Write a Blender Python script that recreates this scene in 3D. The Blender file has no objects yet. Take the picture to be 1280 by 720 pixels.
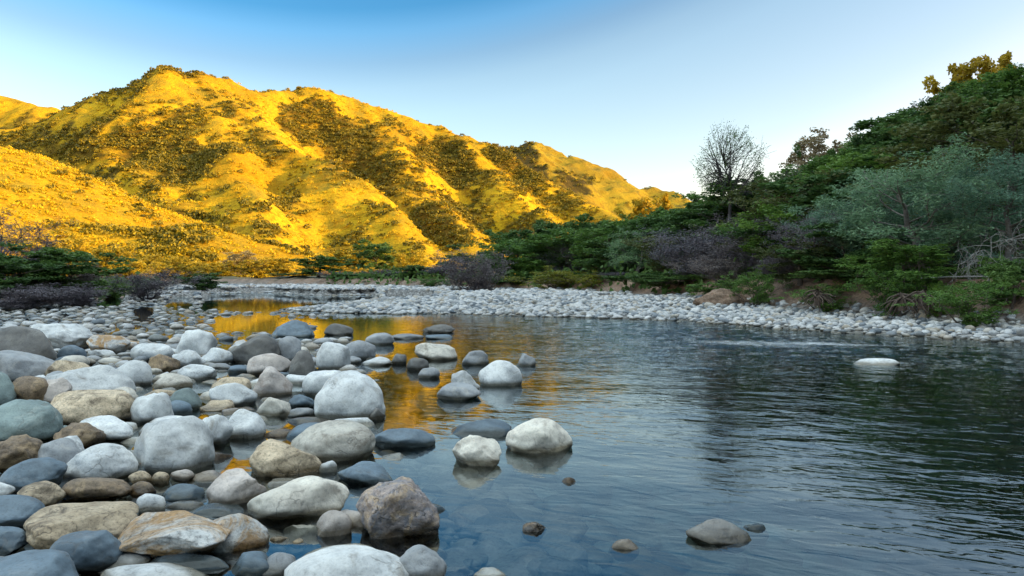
import bpy, math, random
import numpy as np
from mathutils import Vector

random.seed(7)
rng = np.random.default_rng(7)
S = bpy.context.scene
COL = S.collection
R = math.radians

# ------------------------------------------------------------------ camera, sky, sun, exposure
CAM_H, F, V0, CX = 1.3, 960.0, 348.0, 640.0
cam = bpy.data.objects.new('camera', bpy.data.cameras.new('camera'))
COL.objects.link(cam)
cam.location = (0, 0, CAM_H)
cam.rotation_euler = (R(90) - math.atan(12 / F), 0, 0)
cam.data.sensor_width = 36
cam.data.lens = F / 1280 * 36
cam.data.clip_start = 0.05
cam.data.clip_end = 6000
S.camera = cam

SUN_AZ = (0.978, -0.208)            # horizontal direction TO the sun: right and behind
SUN_EL = 13.0
sun = bpy.data.objects.new('sun', bpy.data.lights.new('sun', 'SUN'))
COL.objects.link(sun)
sun.data.energy = 2.45
sun.data.angle = R(0.5)
sun.data.color = (1.0, 0.68, 0.18)
ce = math.cos(R(SUN_EL))
to_sun = Vector((SUN_AZ[0] * ce, SUN_AZ[1] * ce, math.sin(R(SUN_EL))))
sun.rotation_euler = to_sun.to_track_quat('Z', 'Y').to_euler()

W = bpy.data.worlds.new('World')
S.world = W
W.use_nodes = True
nt = W.node_tree
nt.nodes.clear()
out = nt.nodes.new('ShaderNodeOutputWorld')
bg = nt.nodes.new('ShaderNodeBackground')
sky = nt.nodes.new('ShaderNodeTexSky')
sky.sky_type = 'NISHITA'
sky.sun_disc = False
sky.sun_elevation = R(SUN_EL)
sky.sun_rotation = math.atan2(SUN_AZ[0], SUN_AZ[1])
sky.air_density = 1.0
sky.dust_density = 0.6
sky.ozone_density = 2.0
bg.inputs['Strength'].default_value = 0.15
tc = nt.nodes.new('ShaderNodeTexCoord')
sep = nt.nodes.new('ShaderNodeSeparateXYZ')
nt.links.new(tc.outputs['Generated'], sep.inputs[0])
def wmath(op, p, q):
    nd = nt.nodes.new('ShaderNodeMath')
    nd.operation = op
    for i_, v_ in enumerate((p, q)):
        if isinstance(v_, float):
            nd.inputs[i_].default_value = v_
        else:
            nt.links.new(v_, nd.inputs[i_])
    return nd.outputs[0]
# the deepest blue stands high and left of the valley, opposite the sun; the rest of the visible sky is pale
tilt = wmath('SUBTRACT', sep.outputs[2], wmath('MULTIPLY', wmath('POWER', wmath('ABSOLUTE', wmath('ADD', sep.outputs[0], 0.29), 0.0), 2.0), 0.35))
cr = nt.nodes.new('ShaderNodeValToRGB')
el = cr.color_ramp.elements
for p_, c_ in ((0.0, (0.95, 0.68, 0.56)), (0.05, (0.80, 0.64, 0.53)), (0.195, (0.66, 0.60, 0.52)), (0.23, (0.58, 0.55, 0.49)), (0.26, (0.43, 0.46, 0.45)), (0.295, (0.29, 0.45, 0.50)), (0.32, (0.16, 0.36, 0.44)), (0.42, (0.10, 0.28, 0.42)), (0.56, (1.6, 1.3, 1.0)), (0.75, (6.4, 4.2, 2.4)), (1.0, (6.4, 4.2, 2.4))):  # top stops: unseen overhead sky boosted and warmed, added fill for the shaded stones
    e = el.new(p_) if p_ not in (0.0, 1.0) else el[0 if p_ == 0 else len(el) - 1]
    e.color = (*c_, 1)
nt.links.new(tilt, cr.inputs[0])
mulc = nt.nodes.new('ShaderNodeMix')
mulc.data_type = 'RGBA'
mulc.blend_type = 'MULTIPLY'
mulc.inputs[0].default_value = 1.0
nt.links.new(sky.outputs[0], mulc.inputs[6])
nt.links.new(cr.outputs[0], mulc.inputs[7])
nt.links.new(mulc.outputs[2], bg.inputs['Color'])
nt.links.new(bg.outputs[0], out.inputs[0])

S.view_settings.view_transform = 'Standard'
S.view_settings.look = 'None'
S.view_settings.exposure = 1.93
S.view_settings.gamma = 1
S.view_settings.use_curve_mapping = False
S.cycles.use_denoising = True
S.cycles.max_bounces = 7
S.cycles.diffuse_bounces = 3
S.cycles.glossy_bounces = 3
S.cycles.transmission_bounces = 4
S.cycles.transparent_max_bounces = 8
S.cycles.caustics_reflective = False
S.cycles.sample_clamp_indirect = 6

# ------------------------------------------------------------------ helpers
def P(u, v, z=0.0):
    Y = (CAM_H - z) * F / (v - V0)
    return ((u - CX) / F * Y, Y)

def W3(u, v, Y):
    return ((u - CX) / F * Y, Y, CAM_H - (v - V0) / F * Y)

def hash3(ix, iy, iz, seed):
    h = (ix.astype(np.int64) * 374761393 + iy.astype(np.int64) * 668265263 + iz.astype(np.int64) * 2147483647 + seed * 1274126177) & 0xffffffff
    h = ((h ^ (h >> 13)) * 1274126177) & 0xffffffff
    h = (h ^ (h >> 16)) & 0xffffffff
    return h.astype(np.float64) / 4294967295.0 * 2 - 1

def vn(p, seed=0):
    p = np.asarray(p, dtype=float)
    i = np.floor(p)
    f = p - i
    f = f * f * f * (f * (f * 6 - 15) + 10)
    i = i.astype(np.int64)
    r = 0
    for dx in (0, 1):
        wx = f[:, 0] if dx else 1 - f[:, 0]
        for dy in (0, 1):
            wy = f[:, 1] if dy else 1 - f[:, 1]
            for dz in (0, 1):
                wz = f[:, 2] if dz else 1 - f[:, 2]
                r = r + wx * wy * wz * hash3(i[:, 0] + dx, i[:, 1] + dy, i[:, 2] + dz, seed)
    return r

def fbm(x, y, scale, octv=4, seed=0, gain=0.5, z=0.0):
    s = 0
    a = 1.0
    t = 0
    x = np.asarray(x, float).ravel()
    y = np.asarray(y, float).ravel()
    q = np.stack([x / scale, y / scale, np.full_like(x, z + 0.37)], 1)
    for k in range(octv):
        s = s + a * vn(q, seed + k * 13)
        t += a
        a *= gain
        q = q * 2.03 + 11.3
    return s / t

def smooth(a, b, x):
    t = np.clip((x - a) / (b - a), 0, 1)
    return t * t * (3 - 2 * t)

def pl_sd(x, y, pts):
    """signed distance to a polyline, positive on its right-hand side"""
    best = np.full(x.shape, 1e9)
    sgn = np.ones(x.shape)
    for (ax, ay), (bx, by) in zip(pts[:-1], pts[1:]):
        dx, dy = bx - ax, by - ay
        L2 = dx * dx + dy * dy
        t = np.clip(((x - ax) * dx + (y - ay) * dy) / L2, 0, 1)
        d = np.hypot(x - ax - t * dx, y - ay - t * dy)
        s = np.sign((x - ax) * dy - (y - ay) * dx)
        m = d < best - 1e-9
        best = np.where(m, d, best)
        sgn = np.where(m, s, sgn)
    return best * sgn

def in_poly(x, y, poly):
    c = np.zeros(np.shape(x), bool)
    n = len(poly)
    for i in range(n):
        x0, y0 = poly[i]
        x1, y1 = poly[(i + 1) % n]
        if y0 == y1:
            continue
        m = ((y0 > y) != (y1 > y)) & (x < (x1 - x0) * (y - y0) / (y1 - y0) + x0)
        c = c ^ m
    return c

def mesh_np(name, v, f, mats, smooth_=True, attrs=None):
    """one mesh from arrays; f is (n,3) or (n,4)"""
    me = bpy.data.meshes.new(name)
    v = np.asarray(v, np.float32)
    f = np.asarray(f, np.int32)
    n, k = f.shape
    me.vertices.add(len(v))
    me.vertices.foreach_set('co', v.ravel())
    me.loops.add(n * k)
    me.loops.foreach_set('vertex_index', f.ravel())
    me.polygons.add(n)
    me.polygons.foreach_set('loop_start', np.arange(0, n * k, k, dtype=np.int32))
    me.polygons.foreach_set('loop_total', np.full(n, k, np.int32))
    me.polygons.foreach_set('use_smooth', np.full(n, smooth_, bool))
    for an, (dom, arr) in (attrs or {}).items():
        a = me.attributes.new(an, 'FLOAT', dom)
        a.data.foreach_set('value', np.asarray(arr, np.float32))
    me.update(calc_edges=True)
    for m in (mats if isinstance(mats, (list, tuple)) else [mats]):
        me.materials.append(m)
    return me

def add(name, me, parent=None, loc=(0, 0, 0)):
    o = bpy.data.objects.new(name, me)
    COL.objects.link(o)
    o.location = loc
    o.parent = parent
    return o

def tag(o, label=None, cat=None, group=None, kind=None):
    if label:
        o['label'] = label
    if cat:
        o['category'] = cat
    if group:
        o['group'] = group
    if kind:
        o['kind'] = kind
    return o

def empty(name, loc, rz=0, sc=1.0):
    o = bpy.data.objects.new(name, None)
    COL.objects.link(o)
    o.empty_display_size = 0.3
    o.location = loc
    o.rotation_euler = (0, 0, rz)
    o.scale = (sc, sc, sc) if not isinstance(sc, tuple) else sc
    return o

def grid(xs, ys):
    X, Y = np.meshgrid(xs, ys)
    nx, ny = len(xs), len(ys)
    idx = np.arange(nx * ny).reshape(ny, nx)
    f = np.stack([idx[:-1, :-1], idx[:-1, 1:], idx[1:, 1:], idx[1:, :-1]], -1).reshape(-1, 4)
    return X.ravel(), Y.ravel(), f

def spaced(lo, hi, d0, centre=0.0, k=0.02):
    """coordinates with spacing d0 near centre growing with distance"""
    r = [centre]
    while r[-1] < hi:
        r.append(r[-1] + d0 + k * abs(r[-1] - centre))
    l = [centre]
    while l[-1] > lo:
        l.append(l[-1] - d0 - k * abs(l[-1] - centre))
    return np.array(l[::-1][:-1] + r)

# ---- node helpers
class N:
    def __init__(s, name):
        s.m = bpy.data.materials.new(name)
        s.m.use_nodes = True
        s.t = s.m.node_tree
        s.t.nodes.clear()
        s.out = s.t.nodes.new('ShaderNodeOutputMaterial')
    def n(s, typ, props=None, **ins):
        nd = s.t.nodes.new('ShaderNode' + typ)
        for k, v in (props or {}).items():
            setattr(nd, k, v)
        for k, v in ins.items():
            key = k.replace('_', ' ')
            if k[0] == 'i' and k[1:].isdigit():
                key = int(k[1:])
            s.set(nd.inputs[key], v)
        return nd
    def set(s, sock, v):
        if isinstance(v, bpy.types.NodeSocket):
            s.t.links.new(v, sock)
        elif isinstance(v, tuple) and len(v) == 3 and sock.type == 'RGBA':
            sock.default_value = (*v, 1)
        else:
            sock.default_value = v
    def mix(s, fac, a, b, mode='MIX'):
        nd = s.t.nodes.new('ShaderNodeMix')
        nd.data_type = 'RGBA'
        nd.blend_type = mode
        s.set(nd.inputs[0], fac)
        s.set(nd.inputs[6], a)
        s.set(nd.inputs[7], b)
        return nd.outputs[2]
    def math(s, op, a, b=0.0, clamp=False):
        nd = s.t.nodes.new('ShaderNodeMath')
        nd.operation = op
        nd.use_clamp = clamp
        s.set(nd.inputs[0], a)
        s.set(nd.inputs[1], b)
        return nd.outputs[0]
    def ramp(s, fac, stops, interp='LINEAR'):
        nd = s.t.nodes.new('ShaderNodeValToRGB')
        nd.color_ramp.interpolation = interp
        e = nd.color_ramp.elements
        while len(e) < len(stops):
            e.new(0.5)
        for i, (p, c) in enumerate(stops):
            e[i].position = p
            e[i].color = (*c, 1) if isinstance(c, tuple) else (c, c, c, 1)
        s.set(nd.inputs[0], fac)
        return nd.outputs[0]
    def noise(s, vec, scale, detail=4, rough=0.55, dist=0.0):
        nd = s.n('TexNoise', Scale=scale, Detail=detail, Roughness=rough, Distortion=dist)
        if vec is not None:
            s.set(nd.inputs['Vector'], vec)
        return nd.outputs[0]
    def rng(s, v, a, b, c=0.0, d=1.0):
        nd = s.n('MapRange')
        nd.clamp = True
        s.set(nd.inputs[0], v)
        for i, x in zip((1, 2, 3, 4), (a, b, c, d)):
            s.set(nd.inputs[i], x)
        return nd.outputs[0]
    def attr(s, name):
        return s.n('Attribute', {'attribute_name': name}).outputs['Fac']
    def bsdf(s, **k):
        b = s.n('BsdfPrincipled', None, **k)
        s.t.links.new(b.outputs[0], s.out.inputs[0])
        return b
    def bump(s, h, strength=0.5, dist=0.02, nrm=None):
        b = s.n('Bump', Strength=strength, Distance=dist)
        s.set(b.inputs['Height'], h)
        if nrm is not None:
            s.set(b.inputs['Normal'], nrm)
        return b.outputs[0]

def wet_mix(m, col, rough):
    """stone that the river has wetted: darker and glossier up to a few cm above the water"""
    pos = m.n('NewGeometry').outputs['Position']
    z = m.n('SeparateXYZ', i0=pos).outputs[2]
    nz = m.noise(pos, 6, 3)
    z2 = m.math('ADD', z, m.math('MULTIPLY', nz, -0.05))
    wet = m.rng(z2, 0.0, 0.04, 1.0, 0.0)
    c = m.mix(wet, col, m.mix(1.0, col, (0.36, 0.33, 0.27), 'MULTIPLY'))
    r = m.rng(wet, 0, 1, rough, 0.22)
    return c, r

def rock_mat(name, base, second, stain, amt=0.35, rough=0.62, sc=1.0, bumpy=1.0):
    mo = 0.45 if bumpy <= 1.0 else 1.0
    m = N(name)
    oc = m.n('TexCoord').outputs['Object']
    rnd = m.n('ObjectInfo').outputs['Random']
    off = m.n('VectorMath', {'operation': 'ADD'}, i0=oc)
    m.set(off.inputs[1], m.n('CombineXYZ', i0=m.math('MULTIPLY', rnd, 37.0), i1=m.math('MULTIPLY', rnd, 91.0), i2=0.0).outputs[0])
    v = off.outputs[0]
    n1 = m.noise(v, 4.5 * sc, 5, 0.6, 0.6)
    n2 = m.noise(v, 3.0 * sc, 7, 0.72, 1.2)
    n3 = m.noise(v, 60, 3, 0.7)
    n4 = m.noise(v, 16, 5, 0.65, 0.3)
    c = m.mix(m.rng(n1, 0.38, 0.62), base, second)
    c = m.mix(m.rng(n2, 0.62 - amt * 0.30, 0.74 - amt * 0.28), c, stain)
    c = m.mix(mo, c, m.mix(1.0, c, m.ramp(n3, [(0.32, 0.50), (0.46, 0.98), (0.72, 1.2)]), 'MULTIPLY'))
    c = m.mix(mo, c, m.mix(1.0, c, m.ramp(n4, [(0.32, 0.60), (0.48, 0.98), (0.66, 1.16)]), 'MULTIPLY'))
    n5 = m.noise(v, 1.7, 3, 0.5, 0.4)
    c = m.mix(1.0, c, m.ramp(n5, [(0.36, 0.82), (0.5, 1.03), (0.66, 1.16)]), 'MULTIPLY')
    # thin veins
    vo = m.n('TexVoronoi', {'feature': 'DISTANCE_TO_EDGE'}, Scale=4.0 * sc)
    warp = m.n('VectorMath', {'operation': 'MULTIPLY_ADD'}, i0=m.n('TexNoise', Scale=5.0, Detail=4.0, Vector=v).outputs[1])
    m.set(warp.inputs[1], (0.35, 0.35, 0.35))
    m.set(warp.inputs[2], v)
    m.set(vo.inputs['Vector'], warp.outputs[0])
    crack = m.rng(vo.outputs[0], 0.0, 0.03, 1, 0)
    crk = m.math('MULTIPLY', crack, m.rng(n1, 0.5, 0.6))
    c = m.mix(m.math('MULTIPLY', crk, 0.45), c, (0.16, 0.14, 0.12))
    c = m.mix(1.0, c, m.ramp(rnd, [(0, 0.82), (1, 1.1)]), 'MULTIPLY')
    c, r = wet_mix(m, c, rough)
    h = m.math('ADD', m.math('MULTIPLY', n4, 0.7), m.math('MULTIPLY', n3, 0.22))
    h = m.math('SUBTRACT', h, m.math('MULTIPLY', crk, 0.25))
    b = m.bsdf(Base_Color=c, Roughness=r)
    m.set(b.inputs['Normal'], m.bump(h, 0.55 * bumpy, 0.02))
    b.inputs['Specular IOR Level'].default_value = 0.35
    return m.m

RM = {
    'white': rock_mat('white_stone', (0.72, 0.71, 0.68), (0.56, 0.56, 0.55), (0.40, 0.37, 0.33), 0.15),
    'cream': rock_mat('cream_stone', (0.70, 0.64, 0.54), (0.58, 0.52, 0.44), (0.36, 0.31, 0.25), 0.3),
    'pink': rock_mat('pinkish_stone', (0.56, 0.48, 0.42), (0.46, 0.40, 0.36), (0.34, 0.26, 0.21), 0.3),
    'grey': rock_mat('grey_stone', (0.36, 0.36, 0.36), (0.28, 0.285, 0.29), (0.40, 0.38, 0.35), 0.25),
    'slate': rock_mat('slate_stone', (0.155, 0.205, 0.245), (0.11, 0.145, 0.175), (0.21, 0.24, 0.26), 0.2, 0.55, 1, 0.6),
    'taupe': rock_mat('taupe_stone', (0.20, 0.185, 0.165), (0.15, 0.14, 0.13), (0.26, 0.25, 0.23), 0.25),
    'tan': rock_mat('tan_stone', (0.66, 0.52, 0.36), (0.50, 0.38, 0.25), (0.20, 0.15, 0.10), 0.35, 0.7, 1.4, 1.4),
    'brown': rock_mat('brown_stone', (0.26, 0.18, 0.11), (0.17, 0.12, 0.08), (0.36, 0.25, 0.14), 0.4, 0.6, 1.3, 1.2),
    'teal': rock_mat('green_grey_stone', (0.26, 0.32, 0.30), (0.20, 0.25, 0.24), (0.33, 0.37, 0.34), 0.3),
    'stained': rock_mat('rust_stained_stone', (0.60, 0.59, 0.57), (0.50, 0.48, 0.45), (0.42, 0.25, 0.11), 0.62, 0.65, 1.2, 1.3),
    'rough': rock_mat('rough_brown_stone', (0.44, 0.34, 0.29), (0.25, 0.24, 0.26), (0.50, 0.36, 0.24), 0.45, 0.7, 2.2, 2.4),
}

def cobble_mat(name, dark=1.0):
    m = N(name)
    rnd = m.attr('rnd')
    pos = m.n('NewGeometry').outputs['Position']
    c = m.ramp(rnd, [(0, (0.14, 0.16, 0.18)), (0.10, (0.20, 0.22, 0.24)), (0.22, (0.33, 0.33, 0.33)), (0.36, (0.46, 0.45, 0.44)),
                     (0.52, (0.58, 0.57, 0.56)), (0.66, (0.50, 0.46, 0.41)), (0.76, (0.36, 0.30, 0.23)), (0.82, (0.22, 0.23, 0.22)),
                     (0.90, (0.62, 0.60, 0.58)), (1.0, (0.42, 0.42, 0.42))])
    n4 = m.noise(pos, 9, 5, 0.65, 0.3)
    n3 = m.noise(pos, 45, 3, 0.7)
    c = m.mix(1.0, c, m.ramp(n4, [(0.30, 0.66), (0.5, 1.0), (0.7, 1.12)]), 'MULTIPLY')
    c = m.mix(1.0, c, m.ramp(n3, [(0.30, 0.7), (0.5, 1.0), (0.75, 1.08)]), 'MULTIPLY')
    c = m.mix(1.0, c, (dark, dark, dark), 'MULTIPLY')
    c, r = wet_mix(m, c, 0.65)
    b = m.bsdf(Base_Color=c, Roughness=r)
    m.set(b.inputs['Normal'], m.bump(m.math('ADD', n4, m.math('MULTIPLY', n3, 0.3)), 0.6, 0.02))
    b.inputs['Specular IOR Level'].default_value = 0.3
    return m.m
COBBLE = cobble_mat('mixed_cobble')

def leaf_mat(name, a, b_, trans=0.35, rough=0.6):
    m = N(name)
    c = m.mix(m.attr('tint'), a, b_)
    rnd = m.n('ObjectInfo').outputs['Random']
    c = m.mix(1.0, c, m.ramp(rnd, [(0, (0.75, 0.80, 0.85)), (0.5, (1, 1, 1)), (1, (1.18, 1.1, 0.85))]), 'MULTIPLY')
    d = m.n('BsdfPrincipled', None, Base_Color=c, Roughness=rough)
    d.inputs['Specular IOR Level'].default_value = 0.25
    t = m.n('BsdfTranslucent', None, Color=c)
    x = m.n('MixShader', None, i0=trans)
    m.t.links.new(d.outputs[0], x.inputs[1])
    m.t.links.new(t.outputs[0], x.inputs[2])
    m.t.links.new(x.outputs[0], m.out.inputs[0])
    return m.m

def bark_mat(name, a, b_):
    m = N(name)
    oc = m.n('TexCoord').outputs['Object']
    n1 = m.noise(oc, 9, 5, 0.7)
    c = m.mix(m.rng(n1, 0.35, 0.65), a, b_)
    b = m.bsdf(Base_Color=c, Roughness=0.85)
    m.set(b.inputs['Normal'], m.bump(n1, 0.6, 0.03))
    return m.m
BARK = bark_mat('grey_brown_bark', (0.13, 0.10, 0.08), (0.07, 0.055, 0.045))
PALEBARK = bark_mat('pale_bleached_wood', (0.36, 0.34, 0.32), (0.22, 0.20, 0.19))
TWIG = bark_mat('purple_grey_twig', (0.16, 0.13, 0.145), (0.10, 0.08, 0.095))
ROOT = bark_mat('root_wood', (0.13, 0.09, 0.065), (0.05, 0.035, 0.028))
# ------------------------------------------------------------------ the lie of the land
LEFT = [(0.2, -14), (0.0, -3), P(575, 720), P(572, 640), P(520, 575), P(490, 505), P(478, 450), P(455, 420), P(470, 405), P(450, 396), (-4.5, 27)]
FAR = [(-60, 66), (-30, 52), (-16, 39), (-9, 31.5), P(430, 391.5), P(560, 393), P(640, 395), P(760, 398), P(860, 402), P(960, 410), P(1080, 418), P(1180, 424), P(1280, 429), P(1400, 437), (12.2, 9), (13.5, 0), (16, -14), (20, -60)]
VEG = [(-60, 120), (-22, 84), (-5, 66), (0.5, 61), (6, 47), (8.3, 33), (9.9, 26.4), (11.3, 22.3), (12.6, 18.8), (14.5, 14), (17, 0), (20, -20), (24, -60), (30, -300)]
LVEG = [(-30, -10), (-26, 20), (-22.5, 32), (-22.5, 40), (-25, 52), (-32, 70), (-50, 110), (-90, 150)]

SLOPE = [(45, 400), (24, 130), (17, 80), (12.5, 50), (12.5, 36), (13, 29), (15, 22), (18, 14), (21, 0), (24, -20), (28, -60), (34, -300)]

POOLS = [[P(u, v) for u, v in q] for q in (
    [(228, 478), (262, 478), (262, 500), (240, 503), (210, 490)],
    [(232, 515), (250, 512), (330, 535), (345, 548), (318, 575), (290, 575), (284, 555), (262, 545)],
    [(288, 560), (318, 556), (312, 580), (284, 580)],
    [(262, 394), (350, 393), (352, 398), (400, 396), (356, 410), (262, 408)],
    [(250, 367), (340, 366), (400, 370), (470, 369), (475, 378), (380, 384), (300, 387), (250, 383)],
    [(392, 398), (470, 398), (560, 400), (560, 420), (480, 421), (400, 413)],
    [(166, 384), (196, 386), (180, 398), (168, 396)],
    [(340, 370), (385, 371), (385, 383), (330, 384)],
    [(110, 368), (160, 370), (150, 380), (118, 380)],
    [(388, 445), (400, 460), (392, 470), (380, 470)],
    [(480, 371), (545, 371), (545, 378), (480, 378)],
    [(215, 372), (245, 371), (240, 380), (205, 380)],
    [(560, 368), (620, 368), (620, 372), (560, 372)],
)]
BACKPOOLS = [q for q in POOLS if max(p[1] for p in q) > 24]

def G(x, y):
    """height of the ground: river bed, gravel bars, banks and the wooded slope at the right"""
    x = np.asarray(x, float)
    y = np.asarray(y, float)
    shp = x.shape
    x = x.ravel()
    y = y.ravel()
    dl = pl_sd(x, y, LEFT)            # positive: in the river
    df = -pl_sd(x, y, FAR)
    dv = -pl_sd(x, y, VEG)
    dlv = -pl_sd(x, y, LVEG)
    n = fbm(x, y, 3.0, 4, 3)
    left = -0.10 + 0.22 * smooth(0, 14, -dl) * smooth(26, 8, y) + 0.03 * n
    river = -0.10 - 0.30 * smooth(0, 1.6, dl) - 0.9 * smooth(1.2, 5.0, dl) + 0.06 * n
    z = np.where(dl < 0, left, river)
    fd = df
    bar = -0.28 + 0.36 * smooth(-2.2, 1.2, fd) + 0.34 * smooth(0.5, 12, fd) + 0.05 * n
    z = np.where(fd > -2.2, np.maximum(z, bar), z)
    # left far floodplain
    z = np.maximum(z, np.where(dlv > -3, -0.1 + 0.35 * smooth(-3, 2, dlv) + 0.9 * smooth(1, 30, dlv), -9))
    for q in BACKPOOLS:
        z = np.where(in_poly(x, y, q) | in_poly(x * 1.03, y * 1.03, q) | in_poly(x * 0.97, y * 0.97, q), np.minimum(z, -0.10), z)
    # right bank and wooded slope
    ds = -pl_sd(x, y, SLOPE)
    steep = 0.36 + 0.42 * smooth(70, 0, y)
    hill = 0.45 + 0.75 * smooth(0.1, 1.3, dv + 0.5 * n) + steep * np.maximum(ds, 0) * smooth(-1, 9, ds)
    cap = 27 + 30 * smooth(80, 10, y) + 3 * fbm(x, y, 40, 3, 9)
    hill = cap * (1 - np.exp(-hill / cap)) * 1.08 + np.where(dv > 4, 0.9 * fbm(x, y, 9, 3, 5), 0)
    ratio = np.where(y > 1, x / np.maximum(y, 1), 9)
    hill = hill + 24 * smooth(0.85, 1.35, ratio) * smooth(95, 60, y) * smooth(35, 75, x) * smooth(300, 180, x)
    w = smooth(-0.3, 0.3, dv)
    z = z * (1 - w) + hill * w
    return z.reshape(shp)

def gz(x, y):
    return float(G(np.array([x]), np.array([y]))[0])

# ---- ground material
m = N('river_ground')
pos = m.n('NewGeometry').outputs['Position']
soil, wood = m.attr('soil'), m.attr('wood')
vo = m.n('TexVoronoi', {'feature': 'F1'}, Scale=7.0, Randomness=1.0)
m.set(vo.inputs['Vector'], pos)
n1 = m.noise(pos, 1.3, 5, 0.6)
n2 = m.noise(pos, 14, 5, 0.7)
cob = m.mix(m.n('SeparateColor', i0=vo.outputs['Color']).outputs[0], (0.13, 0.12, 0.11), (0.38, 0.36, 0.34))
cob = m.mix(m.rng(vo.outputs['Distance'], 0.35, 0.7), cob, (0.08, 0.075, 0.065))
earth = m.mix(m.rng(n1, 0.35, 0.65), (0.20, 0.115, 0.07), (0.32, 0.21, 0.14))
earth = m.mix(1.0, earth, m.ramp(n2, [(0.3, 0.5), (0.6, 1.1)]), 'MULTIPLY')
litter = m.mix(m.rng(n1, 0.4, 0.6), (0.035, 0.05, 0.02), (0.07, 0.06, 0.03))
c = m.mix(soil, cob, earth)
c = m.mix(wood, c, litter)
zz = m.n('SeparateXYZ', i0=pos).outputs[2]
wet = m.rng(zz, -0.02, 0.04, 1, 0)
c = m.mix(wet, c, m.mix(1.0, c, (0.5, 0.44, 0.28), 'MULTIPLY'))
b = m.bsdf(Base_Color=c, Roughness=m.rng(wet, 0, 1, 0.85, 0.4))
h = m.math('SUBTRACT', m.math('MULTIPLY', n2, 0.5), vo.outputs['Distance'])
m.set(b.inputs['Normal'], m.bump(h, 0.8, 0.05))
GROUND = m.m

xs = spaced(-3500, 3500, 0.10, 0.0, 0.028)
ys = spaced(-1500, 5000, 0.12, 6.0, 0.022)
X, Y, fc = grid(xs, ys)
Z = G(X, Y)
dv = -pl_sd(X, Y, VEG)
dlv = -pl_sd(X, Y, LVEG)
soil = np.maximum(smooth(-0.3, 0.4, dv), smooth(-0.5, 2, dlv))
wood = np.clip(np.maximum(smooth(1.5, 3.0, dv + 0.8 * fbm(X, Y, 2.5, 3, 21)), smooth(3, 8, dlv)), 0, 1)
Z = Z + np.where(dv > 0, 0.12 * fbm(X, Y, 0.7, 3, 31) * smooth(0, 1, dv) * smooth(4, 1, dv), 0)
me = mesh_np('ground', np.stack([X, Y, Z], 1), fc, GROUND, True, {'soil': ('POINT', soil), 'wood': ('POINT', wood)})
tag(add('ground', me), kind='structure')

# ------------------------------------------------------------------ hills
def ridge(pts):
    return [W3(*p) for p in pts]

def hill_height(x, y, ridges, slope, seed, rough, base=-4.0):
    """smooth union of ridges whose flanks fall away, cut by gullies"""
    wx = x + 26 * fbm(x, y, 120, 3, seed + 1)
    wy = y + 26 * fbm(x, y, 120, 3, seed + 2)
    acc = np.zeros_like(x)
    K = 0.16
    for rd in ridges:
        sl = slope
        best = np.full(x.shape, -1e9)
        for (ax, ay, az), (bx, by, bz) in zip(rd[:-1], rd[1:]):
            dx, dy = bx - ax, by - ay
            L2 = dx * dx + dy * dy
            t = np.clip(((wx - ax) * dx + (wy - ay) * dy) / L2, 0, 1)
            d = np.hypot(wx - ax - t * dx, wy - ay - t * dy)
            h = az + t * (bz - az)
            best = np.maximum(best, h - sl * np.sqrt(d * d + 64) + sl * 8)
        acc = acc + np.exp(np.clip(best * K, -40, 60))
    h = np.log(acc + 1e-9) / K
    amp = smooth(0, 60, h)
    g = 1 - np.abs(fbm(x, y, 75, 4, seed + 5, 0.5))
    h = h + rough * (30.0 * (g - 0.8) * amp + 10.0 * (1 - np.abs(fbm(x, y, 34, 3, seed + 9)) - 0.8) * amp + 2.5 * fbm(x, y, 22, 4, seed + 7) * (0.25 + 0.75 * amp))
    return np.maximum(h, base)

HB = [ridge([(-300, 250, 560), (-60, 205, 600), (0, 184, 610), (75, 143, 630), (150, 116, 645), (205, 98, 650), (228, 91, 650), (262, 104, 660), (300, 113, 690), (345, 120, 730), (390, 116, 770), (440, 126, 790), (500, 150, 790), (560, 168, 790), (625, 181, 770), (660, 207, 740), (700, 236, 700), (750, 264, 650), (800, 290, 590)]),
      ridge([(262, 104, 660), (330, 152, 600), (400, 207, 520), (470, 264, 440), (540, 315, 380)]),
      ridge([(205, 98, 650), (170, 150, 590), (150, 205, 520), (200, 262, 430)]),
      ridge([(300, 113, 690), (300, 170, 560), (290, 230, 460), (330, 290, 380)]),
      ridge([(500, 150, 790), (478, 162, 720), (500, 195, 650), (540, 245, 560), (600, 295, 470)]),
      ridge([(560, 168, 790), (620, 215, 690), (680, 262, 600), (720, 295, 520)])]
HE = [ridge([(-500, 120, 300), (-250, 150, 305), (-100, 172, 310), (0, 195, 320), (120, 242, 330), (200, 268, 340), (290, 294, 350), (380, 327, 350), (440, 348, 340)]),
      ridge([(-40, 250, 240), (60, 286, 245), (180, 293, 250), (260, 283, 255), (330, 303, 260), (400, 330, 270), (440, 348, 270)]),
      ridge([(-200, 260, 190), (-60, 300, 190), (60, 330, 190), (150, 345, 190)])]
HA = [ridge([(-400, 110, 960), (-100, 118, 960), (0, 128, 960), (60, 137, 950), (160, 165, 900)])]
HD = [ridge([(520, 215, 1250), (600, 186, 1300), (665, 181, 1300), (700, 190, 1300), (750, 214, 1300), (800, 235, 1250), (840, 247, 1200), (900, 262, 1150), (1000, 290, 1100)]),
      ridge([(665, 181, 1300), (690, 215, 1180), (740, 250, 1060)]), ridge([(750, 214, 1300), (780, 245, 1150), (800, 270, 1050)])]

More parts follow.
